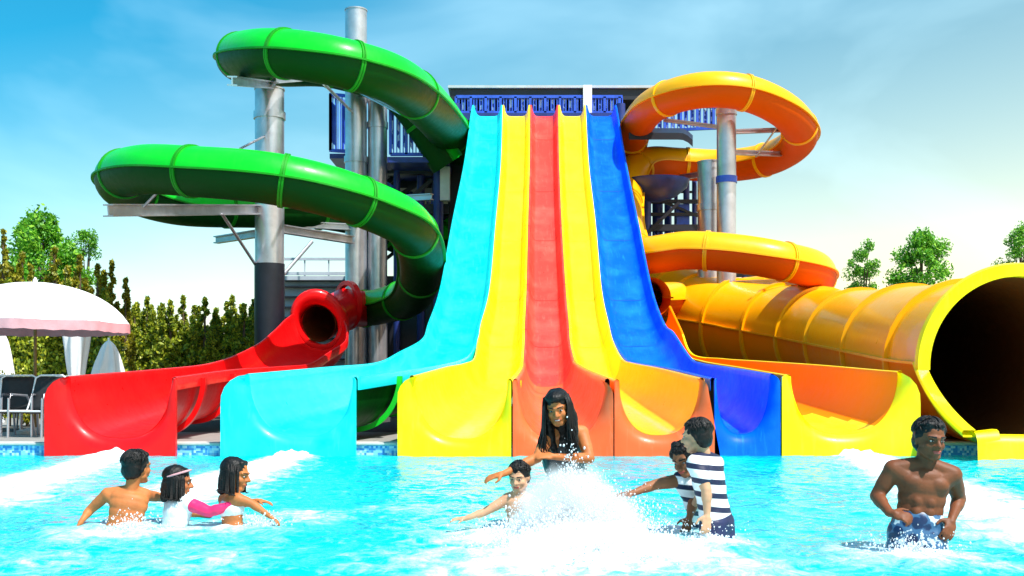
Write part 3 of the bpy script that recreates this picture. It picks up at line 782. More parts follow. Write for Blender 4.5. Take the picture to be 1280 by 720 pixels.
def burst(cx, cy, r, h, n, rmin, rmax, zc=0, jets=26, seed=1, lean=(0, 0)):
    rg = np.random.RandomState(seed); pts = []; rad = []
    js = [(rg.rand()*2*PI, rg.rand()**.7, .5+.5*rg.rand()) for _ in range(jets)]
    for i in range(n):
        if rg.rand() < .55:
            th, e, hh = js[rg.randint(jets)]; t = rg.rand()
            d = r*e*t*1.25; z = h*hh*(1.15*t*(1.9-t*1.05))*(1-e*.45)
            sp = .03+.10*t*r
            p = (cx+d*math.cos(th)+rg.randn()*sp+lean[0]*z, cy+d*math.sin(th)*.7+rg.randn()*sp+lean[1]*z, max(-.01, z*rg.uniform(.5, 1)+rg.randn()*sp)+zc)
        else:
            d = r*abs(rg.randn())*.42; th = rg.rand()*2*PI; z = abs(rg.randn())*h*.36*math.exp(-(d/r)**2)
            p = (cx+d*math.cos(th)+lean[0]*z, cy+d*math.sin(th)*.7+lean[1]*z, z+zc)
        pts.append(p); rad.append(rmin+(rmax-rmin)*rg.rand()**3)
    return pts, rad
pts, rad = burst(xw(715, 6.5), 6.5, .30, .46, 42000, .0018, .0075, seed=3, jets=70)
p2, r2 = burst(xw(745, 6.5), 6.4, .36, .36, 20000, .0018, .0065, seed=4, jets=50); pts += p2; rad += r2
p2, r2 = burst(xw(680, 6.3), 6.2, .42, .16, 7000, .002, .009, seed=5); pts += p2; rad += r2
p2, r2 = burst(xw(745, 5.8), 5.75, .55, .10, 6000, .002, .008, seed=6); pts += p2; rad += r2
droplets(pts, rad, (xw(715, 6.4), 6.4, 0), 'big burst of white spray in front of the long haired woman')
m_, nt, b = newmat('spray_mist'); nt.nodes.remove(b)
pv = N(nt, 'ShaderNodeVolumePrincipled'); pv.inputs['Color'].default_value = (1, 1, 1, 1); pv.inputs['Anisotropy'].default_value = .1
tc = N(nt, 'ShaderNodeTexCoord'); gr = N(nt, 'ShaderNodeVectorMath', operation='LENGTH'); nt.links.new(tc.outputs['Object'], gr.inputs[0])
fall = maprange(nt, gr.outputs['Value'], 1.0, .35, 0, 1); nz = noise_(nt, tc.outputs['Object'], 2.6, 5, .65, .3)
d_ = math_(nt, 'SUBTRACT', math_(nt, 'ADD', fall, math_(nt, 'MULTIPLY', nz, 1.1)), .78, True)
nt.links.new(math_(nt, 'MULTIPLY', d_, 34), pv.inputs['Density']); nt.links.new(pv.outputs[0], nt.nodes['Material Output'].inputs['Volume']); M['mist'] = m_
def mist(cx, cy, cz, rx, ry, rz, label):
    m = MB(); bm = bmesh.new(); bmesh.ops.create_icosphere(bm, subdivisions=3, radius=1.0)
    m.add([v.co for v in bm.verts], [[v.index for v in f.verts] for f in bm.faces]); bm.free()
    o = mesh_obj('spray_mist', m.v, m.f, M['mist'], None, True, 0, org=(0, 0, 0)); o.location = (cx, cy, cz); o.scale = (rx, ry, rz); tag(o, label, 'spray', None, 'stuff')
mist(xw(718, 6.45), 6.45, .04, .46, .32, .48, 'dense white mist over the big splash in the middle')
mist(xw(745, 6.0), 6.0, -.03, .62, .42, .24, 'low white mist spreading in front of the big splash')
for (px, py_, Y, r, h, n, lab) in ((1145, 0, 5.85, .26, .09, 1800, 'ring of spray round the bare chested man in patterned trunks'), (165, 0, 6.85, .22, .07, 1300, 'thin spray round the boy with the bare back'), (325, 0, 7.0, .18, .08, 900, 'small spray in front of the girl stretching her arms'), (880, 0, 6.35, .25, .07, 1200, 'spray round the child in the striped shirt'), (640, 0, 6.7, .28, .11, 2200, 'spray round the bathing child with an arm stretched out')):
    p_, r_ = burst(xw(px, Y), Y, r, h, n, .002, .007, seed=px)
    droplets(p_, r_, (xw(px, Y), Y, 0), lab)
# ---------------------------------------------------------------- plants
def leafcloud(cl, per, size, rg, stretch=1., up=.0):
    "cl: clump centres with radius; a leaf is a small bent diamond"
    n = len(cl)*per
    C = np.repeat(np.array([c[:3] for c in cl]), per, 0); R = np.repeat(np.array([c[3] for c in cl]), per)[:, None]
    d = rg.randn(n, 3); d /= np.linalg.norm(d, axis=1)[:, None]
    c = C+d*R*(rg.rand(n, 1)**.45)*np.array([1, 1, stretch])
    a = rg.randn(n, 3)+np.array([0, 0, up]); a /= np.linalg.norm(a, axis=1)[:, None]
    b_ = np.cross(a, rg.randn(n, 3)); b_ /= np.linalg.norm(b_, axis=1)[:, None]
    s = size*(.6+.8*rg.rand(n, 1))
    V = np.stack([c-a*s, c+b_*s*.5, c+a*s, c-b_*s*.5], 1).reshape(-1, 3)
    Fq = (np.arange(n*4).reshape(n, 4))
    return V, Fq
def fastmesh(name, V, q, mat, parent):
    me = bpy.data.meshes.new(name); me.vertices.add(len(V)); me.vertices.foreach_set('co', V.ravel())
    k = q.shape[1]
    me.loops.add(q.size); me.loops.foreach_set('vertex_index', q.ravel()); me.polygons.add(len(q))
    me.polygons.foreach_set('loop_start', np.arange(len(q))*k); me.update(calc_edges=True)
    me.materials.append(mat); o = bpy.data.objects.new(name, me); COL.objects.link(o); o.parent = parent; return o
def broad_tree(px, ytop, Y, wpx, label, mat='leafG', seed=1, group='trees beyond the slides', ncl=60, per=150, low=.35):
    a = P(px, ytop, Y); H = a.z-.15; R = wpx*Y/F/2
    t = thing('leafy_tree', (a.x, Y, .15), label, 'tree', group)
    rg = np.random.RandomState(seed); cl = []
    m = MB(); m.tube([(0, 0, 0), (.1, 0, H*.3), (-.05, .05, H*.6), (0, 0, H*.85)], [R*.11, R*.08, R*.05, R*.02], 10)
    for i in range(ncl):
        th = rg.rand()*2*PI; z = low+(1-low)*rg.rand()**.9
        k = (z-low)/(1-low); prof = math.sin(PI*min(.97, .12+.88*k)**.8)**.5 if k < 1 else 0
        r = R*(.25+.65*rg.rand())*prof*(1 if rg.rand() > .15 else 1.12)
        cl.append((r*math.cos(th), r*math.sin(th), H*z-R*.1, R*(.17+.20*rg.rand())))
        if i < 16: m.tube([(0, 0, H*.35+.3*H*rg.rand()), (r*.5*math.cos(th), r*.5*math.sin(th), H*z*.9), cl[-1][:3]], [R*.035, R*.02, R*.008], 6)
    mesh_obj('trunk', m.v, m.f, M['bark'], t, org=(0, 0, 0))
    V, q = leafcloud(cl, int(per*1.5), R*.048, rg, 1.0, .3)
    fastmesh('crown', V, q, M[mat], t); return t
def conifer(px, ytop, Y, wpx, label, mat='leafD', seed=1, group='hedge conifers', n=7000, spires=1):
    a = P(px, ytop, Y); H = a.z-.15; R = wpx*Y/F/2
    t = thing('conifer', (a.x, Y, .15), label, 'tree', group)
    rg = np.random.RandomState(seed); cl = []
    m = MB(); m.tube([(0, 0, 0), (0, 0, H*.5), (0, 0, H*.95)], [R*.14, R*.09, R*.02], 8); mesh_obj('trunk', m.v, m.f, M['bark'], t, org=(0, 0, 0))
    for s in range(spires):
        ox = 0 if s == 0 else rg.uniform(-.7, .7)*R; oy = 0 if s == 0 else rg.uniform(-.5, .5)*R; hh = H if s == 0 else H*rg.uniform(.72, .97); rr = R if spires == 1 else R*.55
        for i in range(26):
            k = i/25; z = hh*(.05+.93*k); r = rr*(1-k**2.3)*(.75+.4*rg.rand()); 
            for j in range(max(1, int(6*(1-k)))):
                th = rg.rand()*2*PI; cl.append((ox+r*.75*math.cos(th), oy+r*.75*math.sin(th), z, max(.05, rr*(.14+.30*(1-k)))))
    per = max(10, n//len(cl))
    V, q = leafcloud(cl, per, .07*Y/33, rg, 1.4, .8)
    fastmesh('crown', V, q, M[mat], t); return t
broad_tree(54, 266, 31, 116, 'bright green broad tree rising highest behind the white parasol', seed=3, ncl=75, per=170)
broad_tree(110, 288, 32, 62, 'smaller bright green tree between the tall broad tree and the yellowish spires', seed=5, ncl=45)
broad_tree(1081, 303, 46, 58, 'small treetop above the giant tube, leftmost of the three on the right', seed=8, ncl=34, low=.5)
broad_tree(1153, 287, 46, 88, 'largest treetop above the giant tube, between two smaller ones', seed=9, ncl=46, low=.5)
broad_tree(1276, 282, 44, 62, 'treetop above the tube mouth cut by the right edge of the photo', seed=11, ncl=42, low=.5)
k = 0
for px, yt, w, mt, Y in ((4, 285, 34, 'leafY', 27), (28, 315, 40, 'leafY', 28), (68, 308, 50, 'leafY', 27.5), (100, 318, 40, 'leafY', 28.5), (122, 330, 26, 'leafY', 27), (140, 325, 20, 'leafY', 28), (157, 348, 20, 'leafY', 27.5), (10, 350, 50, 'leafD', 25.5), (85, 352, 60, 'leafD', 26), (130, 362, 46, 'leafD', 26)):
    k += 1
    conifer(px, yt, Y, w*2.1, ['yellow green conifer at the very left edge behind the parasol', 'yellow green conifer left of the parasol tip', 'broad yellow green conifer right above the parasol top', 'yellow green conifer below the smaller broad tree', 'slim yellow green spire right of the smaller broad tree', 'tall slim spire standing out against the sky above the parasol rim', 'slim spire nearest the dark hedge, above the parasol edge', 'dark green conifer hidden under the left of the parasol', 'dark green conifer behind the parasol pole', 'dark green conifer behind the parasol right rim'][k-1], mt, 20+k, 'yellow green conifers behind the parasol' if mt == 'leafY' else 'dark conifers under the parasol', 24000, 6 if w > 30 else 3)
hx = [(168, 382), (184, 371), (200, 384), (213, 376), (229, 370), (243, 382), (256, 372), (270, 386), (290, 370), (305, 380), (318, 374), (334, 384)]
for i, (px, yt) in enumerate(hx):
    lab = 'dark green hedge conifer, %s of the twelve left of the thick column' % ('leftmost,second from the left,third from the left,fourth from the left,fifth from the left,sixth from the left,sixth from the right,fifth from the right,fourth from the right,third from the right,second from the right,rightmost'.split(',')[i])
    conifer(px, yt, 33+(i % 3)*.8, 60, lab, 'leafD', 50+i, 'hedge conifers', 26000, 6)
for i, (px, yt, w) in enumerate(((12, 462, 36), (34, 468, 24))):
    Y = 20; a = P(px, yt, Y); t = thing('shrub', (a.x, Y, .15), ('low yellow flowering shrub at the left edge behind the chairs', 'smaller yellow flowering shrub beside the parasol pole')[i], 'shrub')
    rg = np.random.RandomState(90+i); R = w*Y/F/2; H = a.z-.15
    cl = [(rg.uniform(-R, R)*.8, rg.uniform(-.2, .2), H*rg.uniform(.15, .9), .14) for _ in range(22)]
    V, q = leafcloud(cl, 120, .03, rg); fastmesh('foliage', V, q, M['leafY'], t)
    m = MB(); m.tube([(0, 0, 0), (0, 0, H*.6)], .03, 6); mesh_obj('stem', m.v, m.f, M['bark'], t, org=(0, 0, 0))

# ---------------------------------------------------------------- parasol, folded parasols, chairs
ux, uY = P(44, 0, 17).x, 17.
par = thing('parasol', (ux, uY, .15), 'white beach parasol with a pink valance standing at the left behind the chairs', 'parasol')
V = []; zt = P(0, 353, 17).z; zr = P(0, 404, 17).z; R = 1.39; NR, NA = 14, 64
for i in range(NR):
    t = i/(NR-1); rr = R*t; 
    for k in range(NA):
        a = 2*PI*k/NA+.2; sc = 1-.045*(.5-.5*math.cos(8*(a-.2)))*t*t
        z = zt+(zr-zt)*(1-math.sqrt(max(0, 1-(t*.93)**2)))/(1-math.sqrt(1-.93**2))-.012*t*(.5-.5*math.cos(8*(a-.2)))
        V.append((ux+rr*sc*math.cos(a), uY+rr*sc*math.sin(a), z+.0))
mesh_obj('canopy', V, grid_faces(NR, NA, True), M['cloth'], par, True, 0)
V = []
for i in range(5):
    t = i/4
    for k in range(NA*2):
        a = 2*PI*k/(NA*2)+.2; sc = 1-.045*(.5-.5*math.cos(8*(a-.2)))
        z = zr-.012*(.5-.5*math.cos(8*(a-.2)))-.005-(.14+.006*math.cos(32*(a-.2)))*t; wv = .006*math.sin(31*a)*t
        V.append((ux+(R*sc+.004+wv)*math.cos(a), uY+(R*sc+.004+wv)*math.sin(a), z))
mesh_obj('valance', V, grid_faces(5, NA*2, True), M['pink'], par, True, 0)
m = MB(); m.tube([(ux, uY, .17), (ux, uY, zt-.02)], .024, 14); m.build('pole', M['wood'], par)
m = MB(); m.tube([(ux, uY, zt), (ux, uY, zt+.03), (ux, uY, zt+.08)], [.03, .035, .01], 12); m.build('finial', M['cloth'], par)
for k in range(8):
    a = 2*PI*k/8+.2; m = MB(); m.tube([(ux, uY, zt-.06), (ux+R*.5*math.cos(a), uY+R*.5*math.sin(a), (zt+zr)/2+.05), (ux+R*.93*math.cos(a), uY+R*.93*math.sin(a), zr+.0)], .008, 6); m.build('rib', M['wood'], par)
m = MB(); m.tube([(ux, uY, .15), (ux, uY, .2), (ux, uY, .25)], [.28, .28, .06], 24); m.build('base', M['concrete'], par)
for i, (px, y0, y1, w, Y) in enumerate(((96, 418, 470, 30, 23), (136, 428, 472, 32, 24), (4, 420, 472, 22, 22))):
    a = P(px, y0, Y); b_ = P(px, y1, Y); R_ = w*Y/F/2
    t = thing('folded_parasol', (a.x, Y, .15), ('white folded parasol right of the open parasol pole', 'white folded parasol nearest the red chute, wider at its foot', 'white folded parasol cut by the left edge')[i], 'parasol', 'folded white parasols in front of the hedge')
    V = []; nk = 40
    for j in range(12):
        s = j/11; rr = R_*(.25+.95*s**.7) if i != 0 else R_*(1.0-.4*s)
        for k_ in range(nk):
            th = 2*PI*k_/nk; q = rr*(1+.18*math.sin(th*7+s*2)); V.append((a.x+q*math.cos(th), Y+q*math.sin(th), a.z+(b_.z-a.z)*s))
    V.append((a.x, Y, a.z+.06)); f = grid_faces(12, nk, True)+[(len(V)-1, (k_+1) % nk, k_) for k_ in range(nk)]
    mesh_obj('folded_canopy', V, f, M['cloth'], t, True, 0)
    m = MB(); m.tube([(a.x, Y, .15), (a.x, Y, a.z+.1)], .025, 10); m.build('pole', M['white'], t)

def chair():
    t = thing('deck_chair', (0, 0, 0), 'x', 'chair', 'black deck chairs on the left pool edge')
    def ob(name, m, mat): return mesh_obj(name, m.v, m.f, mat, t, True, 35, org=(0, 0, 0))
    for s in (-1, 1):
        m = MB(); x = .27*s
        m.tube([(x, -.28, 0), (x, -.26, .56), (x, -.2, .62), (x, .15, .60), (x, .22, .5), (x*.98, .34, 0)], .018, 10); ob('side_frame', m, M['steel'])
    m = MB(); m.tube([(-.25, .12, .36), (-.25, .26, .62), (-.25, .34, .86), (-.18, .36, .9), (.18, .36, .9), (.25, .34, .86), (.25, .26, .62), (.25, .12, .36)], .016, 10); ob('back_frame', m, M['white'])
    m = MB(); m.tube([(-.26, -.26, .38), (.26, -.26, .38)], .014, 8); m.tube([(-.26, .14, .36), (.26, .14, .36)], .014, 8); ob('seat_bar', m, M['white'])
    V = []
    for i in range(8):
        s = i/7
        for j in range(5): V.append((-.235+.47*j/4, -.26+.4*s, .385-.03*math.sin(PI*s)-.01*math.sin(PI*j/4)))
    o = mesh_obj('seat', V, grid_faces(8, 5), M['black'], t, org=(0, 0, 0)); o.modifiers.new('t', 'SOLIDIFY').thickness = .008
    V = []
    for i in range(8):
        s = i/7
        for j in range(5): V.append((-.235+.47*j/4, .13+.22*s**1.0-.0, .38+.5*s-.0))
    o = mesh_obj('backrest', V, grid_faces(8, 5), M['black'], t, org=(0, 0, 0)); o.modifiers.new('t', 'SOLIDIFY').thickness = .008
    return t
def copytree(o, parent=None):
    c = o.copy(); COL.objects.link(c); c.parent = parent
    for ch in [q for q in bpy.data.objects if q.parent == o]: copytree(ch, c)
    return c
ch0 = chair()
CH = [(19, 16.2, .25), (46, 16.0, -.2), (-14, 16.3, .1), (2, 18.4, .5), (58, 18.6, -.5)]
for i, (px, Y, rz) in enumerate(CH):
    o = ch0 if i == 0 else copytree(ch0)
    o.location = (P(px, 0, Y).x, Y, G); o.rotation_euler = (0, 0, rz)
    o['label'] = ('black deck chair with white frame facing the pool, in the middle of the front row', 'black deck chair with white frame right beside the red chute', 'black deck chair cut by the left edge of the photo', 'black deck chair behind the front row at the left', 'black deck chair behind the front row, half hidden by the red chute')[i]

# ---------------------------------------------------------------- people
def ell(m, c, rx, ry, rz, B=None, n=14):
    B = B or (Vector((1,0,0)), Vector((0,1,0)), Vector((0,0,1)))
    V = []; c = Vector(c)
    for i in range(1, n):
        th = PI*i/n
        for k in range(n*2):
            a = PI*k/n; V.append(c+B[0]*(rx*math.sin(th)*math.cos(a))+B[1]*(ry*math.sin(th)*math.sin(a))+B[2]*(rz*math.cos(th)))
    b0 = len(m.v); nn = n*2
    m.add(V, [(j, j+nn, (j//nn)*nn+(j+1) % nn+nn, (j//nn)*nn+(j+1) % nn) for j in range((n-2)*nn)])
    m.v += [c+B[2]*rz, c-B[2]*rz]; t = len(m.v)-2; l0 = b0+(n-2)*nn
    for k in range(nn): m.f.append((t, b0+k, b0+(k+1) % nn)); m.f.append((t+1, l0+(k+1) % nn, l0+k))
def tcap(m, a, b, ra, rb, n=14):
    a = Vector(a); b = Vector(b); t = b-a
    if t.length < 1e-5: return ell(m, a, ra, ra, ra)
    t.normalize(); ref = Vector((0,0,1)) if abs(t.z) < .9 else Vector((0,1,0))
    s = t.cross(ref).normalized(); u = s.cross(t); V = []; R = []
    for i in range(1, 5): th = PI/2*i/5; R.append((a-t*(ra*math.cos(th)), ra*math.sin(th)))
    R.append((a, ra)); R.append((a.lerp(b, .5), (ra+rb)/2)); R.append((b, rb))
    for i in range(4, 0, -1): th = PI/2*i/5; R.append((b+t*(rb*math.cos(th)), rb*math.sin(th)))
    for c, r in R:
        for k in range(n): al = 2*PI*k/n; V.append(c+(s*math.cos(al)+u*math.sin(al))*r)
    f = grid_faces(len(R), n, True); f += [tuple(range(n))[::-1], tuple((len(R)-1)*n+k for k in range(n))]
    m.add(V, f)
def fuse(name, m, mat, parent, vox=.007, smooth=4, disp=None, factor=.5):
    "one continuous skin: voxel remesh of the closed lumps, then relax"
    o = mesh_obj(name, m.v, m.f, mat, parent, True, 0)
    md = o.modifiers.new('r', 'REMESH'); md.mode = 'VOXEL'; md.voxel_size = vox; md.use_smooth_shade = True
    sm = o.modifiers.new('s', 'SMOOTH'); sm.factor = factor; sm.iterations = smooth
    if disp:
        tx = bpy.data.textures.new('n', 'CLOUDS'); tx.noise_scale = disp[1]
        d = o.modifiers.new('d', 'DISPLACE'); d.texture = tx; d.strength = disp[0]; d.mid_level = .5
    dg = bpy.context.evaluated_depsgraph_get(); ev = o.evaluated_get(dg)
    me = bpy.data.meshes.new_from_object(ev); o.modifiers.clear(); old = o.data; o.data = me; bpy.data.meshes.remove(old)
    me.shade_smooth(); return o
def basis(f, up=(0,0,1)):
    f = Vector(f).normalized(); up = Vector(up); r = f.cross(up).normalized(); return r, f, r.cross(f)
def hand(m, w, d, nrm, side, s=1., curl=.4, spread=.12):
    "w wrist, d finger direction, nrm back-of-hand normal, side = +-1 where the thumb sits"
    d = Vector(d).normalized(); nrm = Vector(nrm); nrm = (nrm-d*nrm.dot(d)).normalized(); x = d.cross(nrm)*side
    w = Vector(w)
    tcap(m, w-d*.01*s, w+d*.03*s, .022*s, .026*s)
    ell(m, w+d*.052*s, .040*s, .045*s, .016*s, (x, d, nrm))
    L = (.072, .080, .074, .058)
    for i in range(4):
        o = x*((.030-.020*i)*s); b = w+d*(.085*s)+o
        dd = (d+x*(spread*(1.5-i)*.35)).normalized(); c = 0; p = b; l = L[i]*s*.40
        for j in range(3):
            c += curl*(.6+.3*j); q = p+(dd*math.cos(c)-nrm*math.sin(c))*l
            tcap(m, p, q, (.0092-.0008*j)*s, (.0086-.0010*j)*s, 10); p = q; l *= .8
    b = w+d*.030*s+x*.028*s; q = b+(d*.5+x*.8-nrm*.25).normalized()*.038*s; tcap(m, b, q, .014*s, .011*s, 10)
    tcap(m, q, q+(d*.85+x*.35-nrm*.3).normalized()*.034*s, .0105*s, .0085*s, 10)
def headm(m, c, f, up, s):
    r, f, u = basis(f, up); c = Vector(c); B = (r, f, u)
    def p(a, b, d): return c+r*a*s+f*b*s+u*d*s
    ell(m, p(0, -.012, .03), .074*s, .094*s, .082*s, B)
    ell(m, p(0, .018, -.03), .060*s, .070*s, .080*s, B)
    ell(m, p(0, .052, -.085), .030*s, .030*s, .026*s, B)
    for q in (-1, 1):
        ell(m, p(.034*q, .052, -.028), .026*s, .028*s, .026*s, B); ell(m, p(.073*q, -.005, -.008), .010*s, .018*s, .030*s, B)
        tcap(m, p(.045*q, .068, .022), p(.010*q, .086, .020), .010*s, .011*s, 10)
        tcap(m, p(.048*q, .01, -.06), p(.02*q, .06, -.09), .022*s, .018*s, 10)
    tcap(m, p(0, .084, .012), p(0, .108, -.024), .008*s, .013*s, 10)
    tcap(m, p(-.014, .094, -.028), p(.014, .094, -.028), .009*s, .009*s, 10)
    tcap(m, p(-.016, .082, -.056), p(.016, .082, -.056), .011*s, .011*s, 10)
def face(parent, c, f, up, s, smile=False):
    r, f, u = basis(f, up); c = Vector(c); B = (r, f, u)
    def p(a, b, d): return c+r*a*s+f*b*s+u*d*s
    for q in (-1, 1):
        m = MB(); ell(m, p(.030*q, .0770, .002), .0115*s, .0075*s, .0052*s, B, 8); e = m.build('eye', M['eyew'], parent, True, 0)
        m = MB(); ell(m, p(.030*q, .0825, .002), .0065*s, .0035*s, .0062*s, B, 6); m.build('iris', M['iris'], e, True, 0)
        m = MB(); tcap(m, p(.048*q, .074, .026), p(.016*q, .0925, .024), .0026*s, .0045*s, 8); m.build('eyebrow', M['hair'], parent, True, 0)
    m = MB(); tcap(m, p(-.018, .0885, -.054), p(.018, .0885, -.054), .0050*s, .0050*s, 8); tcap(m, p(-.012, .0885, -.061), p(.012, .0885, -.061), .0055*s, .0055*s, 8); l = m.build('mouth', M['lip'], parent, True, 0)
    if smile: m = MB(); tcap(m, p(-.013, .094, -.0575), p(.013, .094, -.0575), .0035*s, .0035*s, 8); m.build('teeth', M['eyew'], l, True, 0)

def torso(m, J, k, g=0., lo=0., hi=1.):
    "J joints, k size, g inflation, lo..hi part of the trunk built"
    Pv, Nk, SL, SR = J['pelvis'], J['neck'], J['sl'], J['sr']
    up = (Nk-Pv).normalized(); r = (SR-SL); r = (r-up*r.dot(up)).normalized(); f = up.cross(r); B = (r, f, up)
    w = J.get('w', max((SR-SL).length, .24*k)); L = (Nk-Pv).length
    pr = ((.0, .44, .29, .22), (.16, .42, .27, .24), (.34, .405, .255, .25), (.5, .42, .265, .25), (.66, .455, .28, .24), (.78, .455, .25, .17))
    for t, a, b, c in pr:
        if lo <= t <= hi: ell(m, Pv.lerp(Nk, t), w*a+g, w*b+g, L*c+g, B)
    if hi >= .8:
        for S in (SL, SR):
            tcap(m, Pv.lerp(Nk, .97), S+up*.004, .045*k+g, .052*k+g); tcap(m, S, Pv.lerp(Nk, .62)+(S-Pv.lerp(Nk, .62))*.45, .055*k+g, .07*k+g)
    return B, w
def arm(m, S, E, W, k, g=0., part=1.):
    if part >= 1:
        tcap(m, S, E, .052*k+g, .038*k+g); tcap(m, S.lerp(E, .35), S.lerp(E, .6), .048*k+g, .046*k+g)
        tcap(m, E, W, .038*k+g, .024*k+g); tcap(m, E.lerp(W, .2), E.lerp(W, .4), .039*k+g, .036*k+g)
    else: tcap(m, S, S.lerp(E, part), .052*k+g, .046*k+g)
def hash(s): return sum(ord(ch)*(k+1) for k, ch in enumerate(s))
def strands(name, root, hc, hf, hup, s, n, length, seed, side=.085):
    r, f, u = basis(hf, hup); rg = random.Random(seed); m = MB(); zz = Vector((0, 0, -1))
    for i in range(n):
        q = rg.choice((-1, 1)); a = rg.uniform(-1.1, 1.2); back = rg.random() < (.3 if length > .1 else .75)
        p0 = hc+u*.10*s*rg.uniform(.7, 1)+r*q*.03*s*rg.random()-f*.03*s*rg.random()
        d = (r*q*math.cos(a)+(-f if back else f*.35)*abs(math.sin(a))).normalized()
        p1 = hc+d*(side+.01)*s+u*.02*s; p2 = hc+d*(side+.02*rg.random())*s+zz*.12*s
        L = length*s*rg.uniform(.6, 1.1); p3 = p2+zz*L*.5+d*rg.uniform(-.02, .03); p4 = p3+zz*L*.5+Vector((rg.uniform(-.03, .03), rg.uniform(-.03, .01), 0))
        m.tube([p0, p0.lerp(p1, .5)+d*.02*s+u*.015*s, p1, p2, p3, p4], [.003, .005, .005, .0045, .0035, .0012], 5)
    m.build(name, M['hair'], root, True, 0)
def scalp(name, root, hc, r, f, u, s, n, seed):
    "short wet locks lying close to the head"
    rg = random.Random(seed); m = MB()
    for i in range(n):
        az = rg.uniform(0, 2*PI); e0 = rg.uniform(.15, 1.25); ln = rg.uniform(.22, .5); pts = []
        front = math.cos(az)
        lim = 1.02 if front > .35 else 1.95
        if e0 > lim: continue
        tw = rg.uniform(-.25, .25)
        for j in range(4):
            e = min(e0+ln*j/3, lim+.06); z = az+tw*j/3
            k = 1.0+.025*math.sin(PI*j/3)+(.03 if j == 3 and rg.random() < .5 else 0)
            pts.append(hc-f*.016*s+u*.035*s+(f*math.cos(z)*.100+r*math.sin(z)*.086)*math.sin(e)*s*k+u*.089*math.cos(e)*s*k)
        m.tube(pts, [.0035, .0045, .004, .001], 5)
    m.build(name, M['hair'], root, True, 0)
def person(label, Y, J, k, sk, headc, hf, hup, hs, hands, hairf, faced=True, legs=None, smile=False, extra=None, group=None):
    for q in J:
        if q != 'w': J[q] = P(J[q][0], J[q][1], Y+(J[q][2] if len(J[q]) > 2 else 0))
    root = thing('person', (J['pelvis'].x, J['pelvis'].y, -1.0), label, 'person', group)
    m = MB(); B, w = torso(m, J, k)
    hc = P(headc[0], headc[1], Y+headc[2]); r, f, u = basis(hf, hup)
    tcap(m, J['neck']-(J['neck']-J['pelvis']).normalized()*.02, hc-u*.05*hs-f*.02*hs, .052*k, .050*hs)
    headm(m, hc, hf, hup, hs)
    for a, b, c in (('sl', 'el', 'wl'), ('sr', 'er', 'wr')):
        if b in J: arm(m, J[a], J[b], J[c], k)
    for (wk, d, nrm, side, curl) in hands: hand(m, J[wk], d, nrm, side, k*.95, curl)
    lg = legs or [(J['pelvis']-B[0]*w*.2, J['pelvis']-B[0]*w*.24+Vector((0, -.03, -.42*k)), J['pelvis']-B[0]*w*.24+Vector((0, .02, -.84*k))), (J['pelvis']+B[0]*w*.2, J['pelvis']+B[0]*w*.26+Vector((0, -.08, -.42*k)), J['pelvis']+B[0]*w*.28+Vector((0, .06, -.82*k)))]
    for a, b, c in lg:
        tcap(m, a, b, .082*k, .055*k); tcap(m, b, c, .055*k, .036*k); tcap(m, c, c+Vector((0, -.14*k, -.03*k)), .036*k, .026*k)
    if extra: extra(m, J, B, w)
    body = fuse('body', m, M[sk], root, .0065, 3)
    m = MB(); hairf(m, hc, r, f, u, hs); fuse('hair', m, M['hair'], root, .0065, 3, (.012, .03))
    if hairf is bun_hair: strands('loose_hair', root, hc, hf, hup, hs*.97, 110, .015, hash(label) % 97)
    elif hairf is not long_hair: scalp('short_locks', root, hc, r, f, u, hs, 260, hash(label) % 97)
    if faced: face(root, hc, hf, hup, hs, smile)
    return root, J, B, w, lg
def short_hair(m, c, r, f, u, s):
    ell(m, c+u*.042*s-f*.020*s, .082*s, .096*s, .080*s, (r, f, u)); ell(m, c-f*.045*s-u*.01*s, .076*s, .062*s, .080*s, (r, f, u))
    tcap(m, c+u*.085*s+f*.045*s-r*.035*s, c+u*.085*s+f*.045*s+r*.035*s, .020*s, .020*s)
    for q in (-1, 1): tcap(m, c+r*.07*s*q+u*.02*s-f*.0*s, c+r*.072*s*q-u*.02*s-f*.015*s, .016*s, .012*s)
def bun_hair(m, c, r, f, u, s):
    short_hair(m, c, r, f, u, s); tcap(m, c-f*.06*s-u*.04*s, c-f*.075*s-u*.13*s, .055*s, .03*s)
def long_hair(m, c, r, f, u, s):
    short_hair(m, c, r, f, u, s)
    for q in (-1, 1):
        tcap(m, c+r*.062*s*q+u*.04*s-f*.005*s, c+r*.082*s*q-u*.09*s-f*.01*s, .034*s, .038*s)
        tcap(m, c+r*.082*s*q-u*.09*s-f*.01*s, c+r*.075*s*q-u*.24*s+f*.03*s, .038*s, .030*s)
        tcap(m, c+r*.072*s*q-u*.24*s+f*.03*s, c+r*.045*s*q-u*.34*s+f*.045*s, .030*s, .012*s)
    tcap(m, c-f*.05*s, c-f*.06*s-u*.22*s, .075*s, .05*s)
    ell(m, c+u*.08*s+f*.02*s, .066*s, .07*s, .04*s, (r, f, u))
def garment(name, root, fn, mat, vox=.009, sm=3, disp=(.008, .05)):
    m = MB(); fn(m); return fuse(name, m, mat, root, vox, sm, disp)

